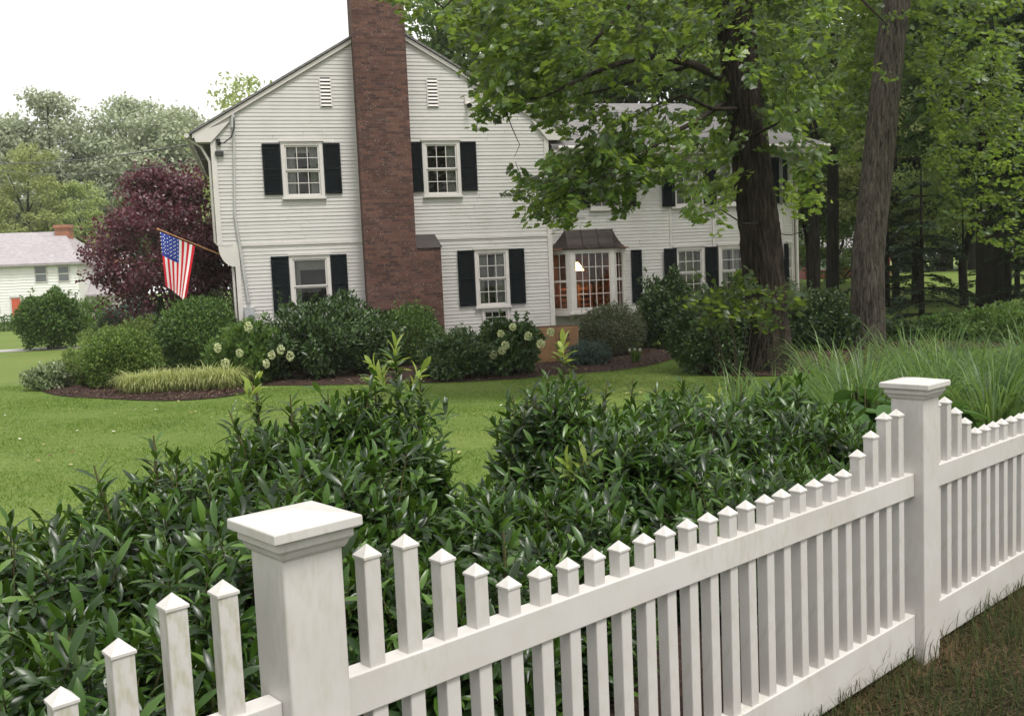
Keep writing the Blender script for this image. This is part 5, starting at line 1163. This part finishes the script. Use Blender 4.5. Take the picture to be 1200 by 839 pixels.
# ------------------------------------------------------------------ neighbours, flag, cables
def build_neighbours():
    c = at(92, 350, 66); c[2] = float(gz(c[0], c[1])); N = thing('neighbour_house', c, 'pale two storey neighbouring house with orange brick chimney at far left', 'house', .10)
    px = lambda x: (at(x, 340, 66)-c)[0]
    zz = lambda y, x=40: float(at(x, y, 66)[2])-c[2]
    x0, x1 = -14, px(93); ze = zz(309); 
    m = MB(); F = Facet((x0, 0), (x1, 0)); 
    m.box(x0, x1, 0, 7, -.4, ze); z = 0
    while z < ze-.1: m.add([F(0, .03, z), F(F.L, .03, z), F(F.L, .004, z+.2), F(0, .004, z+.2)], [(0, 1, 2, 3)]); z += .2
    m.build('wall', MT['far_white'], N)
    zr = zz(279, 50)+.25; m = MB(); V = [(x0, -.35, ze-.02), (x1+.3, -.35, ze-.02), (x1-1.9, 3.5, zr+.35), (x0, 3.5, zr+.35), (x1+.3, 7.35, ze-.02), (x0, 7.35, ze-.02)]
    m.add(V+[(a, b, q-.16) for a, b, q in V], [(0, 1, 2, 3), (1, 4, 2), (4, 5, 3, 2), (6, 7, 1, 0), (7, 10, 4, 1), (9, 11, 5, 3), (10, 11, 5, 4), (6, 9, 8, 7), (8, 9, 11, 10)]); m.build('roof', MT['shingle_far'], N)
    a = px(62); m = MB(); m.box(a-.48, a+.48, 2.9, 3.8, ze, zz(265, 62)); m.box(a-.55, a+.55, 2.82, 3.88, zz(265, 62), zz(263, 62)+.1); m.build('chimney', MT['brick_far'], N)
    for xa, xb, ya, yb in ((46, 58, 313, 330), (72, 83, 313, 329), (-12, 0, 313, 331)):
        m = MB(); a, b, z1, z0 = px(xa), px(xb), zz(ya, xa), zz(yb, xa); m.box(a-.08, b+.08, -.07, -.035, z0-.08, z1+.08); w = m.build('window', MT['trim'], N); m = MB(); m.box(a, b, -.085, -.072, z0, z1); m.box(a, b, -.09, -.0855, (z0+z1)/2-.03, (z0+z1)/2+.03, mi=1); m.build('pane', [MT['greypane'], MT['trim']], w)
    m = MB(); a, b = px(17), px(27); m.box(a, b, -.09, -.035, -.1, zz(350, 20)); d = m.build('door', MT['redpaint'], N); m = MB(); m.box(a-.1, a, -.1, -.034, -.1, zz(349, 20)); m.box(b, b+.1, -.1, -.034, -.1, zz(349, 20)); m.box(a-.1, b+.1, -.12, -.034, zz(349, 20), zz(347, 20)); m.build('door_frame', MT['trim'], d)
    m = MB(); a, b = px(-2), px(3); m.box(a, b, -.06, -.035, .6, 2.1); m.build('shutter', MT['greypane'], N)
    # lower garage wing to the right with its own chimney
    a, b = px(93.5), px(126); m = MB(); m.box(a, b, 1.5, 7, -.4, zz(345, 105)); m.build('garage_wing', MT['trim'], N)
    m = MB(); z0, z1 = zz(345, 105)-.02, zz(313, 105)+.2; V = [(a, 1.2, z0), (b+.3, 1.2, z0), (b+.3, 4.5, z1), (a, 4.5, z1), (b+.3, 7.3, z0), (a, 7.3, z0)]; m.add(V+[(p, q, r-.15) for p, q, r in V], [(0, 1, 2, 3), (3, 2, 4, 5), (0, 6, 7, 1), (1, 7, 8, 2), (2, 8, 10, 4)]); m.build('garage_roof', MT['shingle_far'], N)
    k = px(115); m = MB(); m.box(k-.45, k+.45, 3.2, 4.0, z0, zz(304, 115)+.1); m.build('garage_chimney', MT['brick_far'], N)
    # red house seen between the trunks at the right
    c = at(978, 335, 62); c[2] = float(gz(c[0], c[1])); N = thing('red_house', c, 'red house with white trimmed windows glimpsed between the trunks at the right', 'house', -.15)
    zz = lambda y: float(at(978, y, 62)[2])-c[2]; px = lambda x: (at(x, 320, 62)-c)[0]
    m = MB(); m.box(px(944), px(1040), 0, 6, -.4, zz(290)); m.build('wall', MT['redbarn'], N)
    m = MB(); V = [(px(940), -.5, zz(291)), (px(1044), -.5, zz(291)), (px(1044), 3, zz(268)), (px(940), 3, zz(268)), (px(1044), 6.5, zz(291)), (px(940), 6.5, zz(291))]; m.add(V+[(p, q, r-.15) for p, q, r in V], [(0, 1, 2, 3), (3, 2, 4, 5), (0, 6, 7, 1), (1, 7, 8, 2), (0, 3, 9, 6)]); m.build('roof', MT['shingle_far'], N)
    for xa, xb, y0, y1, mt in ((957, 968, 294, 314, 'teal'), (981, 989, 294, 313, 'greypane'), (991, 998, 294, 313, 'greypane'), (1022, 1032, 294, 312, 'greypane')):
        m = MB(); m.box(px(xa)-.08, px(xb)+.08, -.08, -.004, zz(y1)-.1, zz(y0)+.1); w = m.build('window', MT['trim'], N); m = MB(); m.box(px(xa)+.06, px(xb)-.06, -.1, -.082, zz(y1), zz(y0)); m.box((px(xa)+px(xb))/2-.03, (px(xa)+px(xb))/2+.03, -.112, -.1005, zz(y1), zz(y0), mi=1); m.build('pane', [MT[mt], MT['trim']], w)
    # deck and benches in front of it
    b = at(988, 333, 57); b[2] = float(gz(b[0], b[1])); D = thing('picnic_table', b, 'weathered red-brown picnic table on the lawn before the red house', 'table', -.15)
    m = MB()
    for k in range(4): m.box(-1.0, 1.0, -.36+k*.18, -.2+k*.18, .78, .83)
    m.build('tabletop', MT['wood_red'], D)
    for s in (-1, 1):
        m = MB(); m.box(-1., 1., s*.75-.13, s*.75+.13, .43, .48); m.build('bench', MT['wood_red'], D)
        m = MB(); m.tube([(s*.75, -.7, -.02), (s*.75, .3, .78)], .04, 6); m.tube([(s*.75, .7, -.02), (s*.75, -.3, .78)], .04, 6); m.tube([(s*.75, -.8, .42), (s*.75, .8, .42)], .04, 6); m.build('leg', MT['wood_red'], D)
    # ---- flag on a pole from the left wall of the house
    root = hw(-1.60, 1.0, 0); root[2] = 2.28
    dd = float((root-CAM) @ _F); tip = at(186, 269, dd-.3); root = at(268, 302.5, dd)
    Fl = thing('flag', root, 'American flag with stars and stripes hanging from a slanted pole on the left wall', 'flag')
    m = MB(); m.tube([np.zeros(3), tip-root], [.017, .013], 10); m.build('pole', MT['pole'], Fl)
    m = MB(); m.tube([tip-root, tip-root+unit(tip-root)*.05], [.03, .012], 10); m.build('finial', MT['pole'], Fl)
    m = MB(); u = unit(tip-root); m.tube([-u*.10, u*.07], .03, 10); m.box(-.02, .09, -.05, .05, -.12, .04); m.build('bracket', MT['conduit'], Fl)
    h0 = at(188, 272, dd-.3)-root; h1 = at(228.5, 288.5, dd-.15)-root; hl = float(np.linalg.norm(h1-h0)); fly = hl*1.62
    NI, NJ = 26, 44; V = []; hd = (h1-h0)/hl; nrm = unit(np.cross(hd, [0, 0, 1.]))
    for j in range(NJ+1):
        t = j/NJ
        for i in range(NI+1):
            s = i/NI; p = h0 + (h1-h0)*s
            gather = (.40*t**1.1)                       # folds draw the cloth together as it hangs
            p = p + (h0+(h1-h0)*.42-p)*gather*(1.0 if s > .42 else .55)
            p = p + np.array([0, 0, -fly*t*(1-.08*(1-s))]) + hd*np.array([1, 1, 0])*(-.16*t*fly*.5)
            fold = .16*t**.8*math.sin(s*6.5+1.1+t*1.2) + .05*t*math.sin(s*13+2)
            V.append(p + nrm*fold + hd*np.array([1, 1, 0])*(-.10*t*max(0, .35-s)*3)*-1.)
    Fc = []; mi = []
    for j in range(NJ):
        for i in range(NI):
            Fc.append((j*(NI+1)+i, j*(NI+1)+i+1, (j+1)*(NI+1)+i+1, (j+1)*(NI+1)+i)); stripe = i//2; mi.append(2 if (stripe < 7 and j < NJ*.42) else (0 if stripe % 2 == 0 else 1))
    ft = tri_mesh('cloth', V, np.array(Fc), [MT['f_red'], MT['f_white'], MT['f_blue']], midx=mi, smooth=True); cl = link('cloth', ft, Fl)
    Va = np.array(V).reshape(NJ+1, NI+1, 3); m = MB()
    for r in range(9):
        for q_ in range(6 if r % 2 == 0 else 5):
            jf = (q_+.5+(0 if r % 2 == 0 else .5))/6*NJ*.42; i_f = (r+.5)/9*14; j0, i0 = int(jf), int(i_f); p = Va[j0, i0]; nn = unit(np.cross(Va[j0, i0+1]-p, Va[j0+1, i0]-p)); nn = nn if nn[1] < 0 else -nn
            e1 = unit(Va[j0, i0+1]-p); e2 = np.cross(nn, e1); pts = []
            for k in range(10): rr = .019 if k % 2 == 0 else .008; a = PI*k/5; pts.append(p + nn*.006 + e1*rr*math.cos(a) + e2*rr*math.sin(a))
            m.add(pts, [tuple(range(10))])
    sv = np.array(m.v); k0 = len(V); V2 = np.concatenate([np.array(V), sv]); SF = []
    for f in m.f:
        a = np.array(f)+k0
        for q_ in range(0, 8, 2): SF.append((a[0], a[q_+1], a[q_+2], a[(q_+3) % 10]))
    me2 = tri_mesh('cloth', V2, np.concatenate([np.array(Fc), np.array(SF)]), [MT['f_red'], MT['f_white'], MT['f_blue']], midx=mi+[1]*len(SF), smooth=True); cl.data = me2
    # ---- overhead cables
    hp = hw(-2.0, .0, 0); hp[2] = wall(257, 166)[1]
    def cable(label, a, b, sag, r):
        pts = [a + (b-a)*t + np.array([0, 0, -sag*4*t*(1-t)]) for t in np.linspace(0, 1, 24)]; m = MB(); m.tube([p-pts[0] for p in pts], r, 6); o = m.build('power_cable', MT['black']); o.location = pts[0]; tag(o, label, 'cable', 'overhead cables at the left')
    cable('dark overhead service cable running from the left to the house eave', at(-60, 185, 46), at(256, 163, 23.2), .4, .018); cable('lower thin overhead cable crossing before the left trees', at(-40, 190, 60), at(262, 183, 23.2), .6, .010)
    cable('faint horizontal street cable above the neighbouring roof', at(-60, 258, 58), at(180, 247, 62), .4, .014); cable('second faint street cable just under the first one', at(-60, 270, 58), at(180, 258, 62), .4, .014)
    # small cable at the right corner of the house
    a, b = at(903, 268, 22.6), at(950, 262, 26)
    pts = [a + (b-a)*t + np.array([0, 0, -.22*4*t*(1-t)]) for t in np.linspace(0, 1, 14)]; m = MB(); m.tube([p-pts[0] for p in pts], .012, 6); o = m.build('power_cable', MT['black']); o.location = pts[0]; tag(o, 'short sagging cable from the big trunk to the right house corner', 'cable')

build_light()
build_ground()
build_house()
build_fence()
build_hedge()
build_borders()
build_near_trees()
build_far_trees()
build_neighbours()
if HAZE > 0: build_haze()
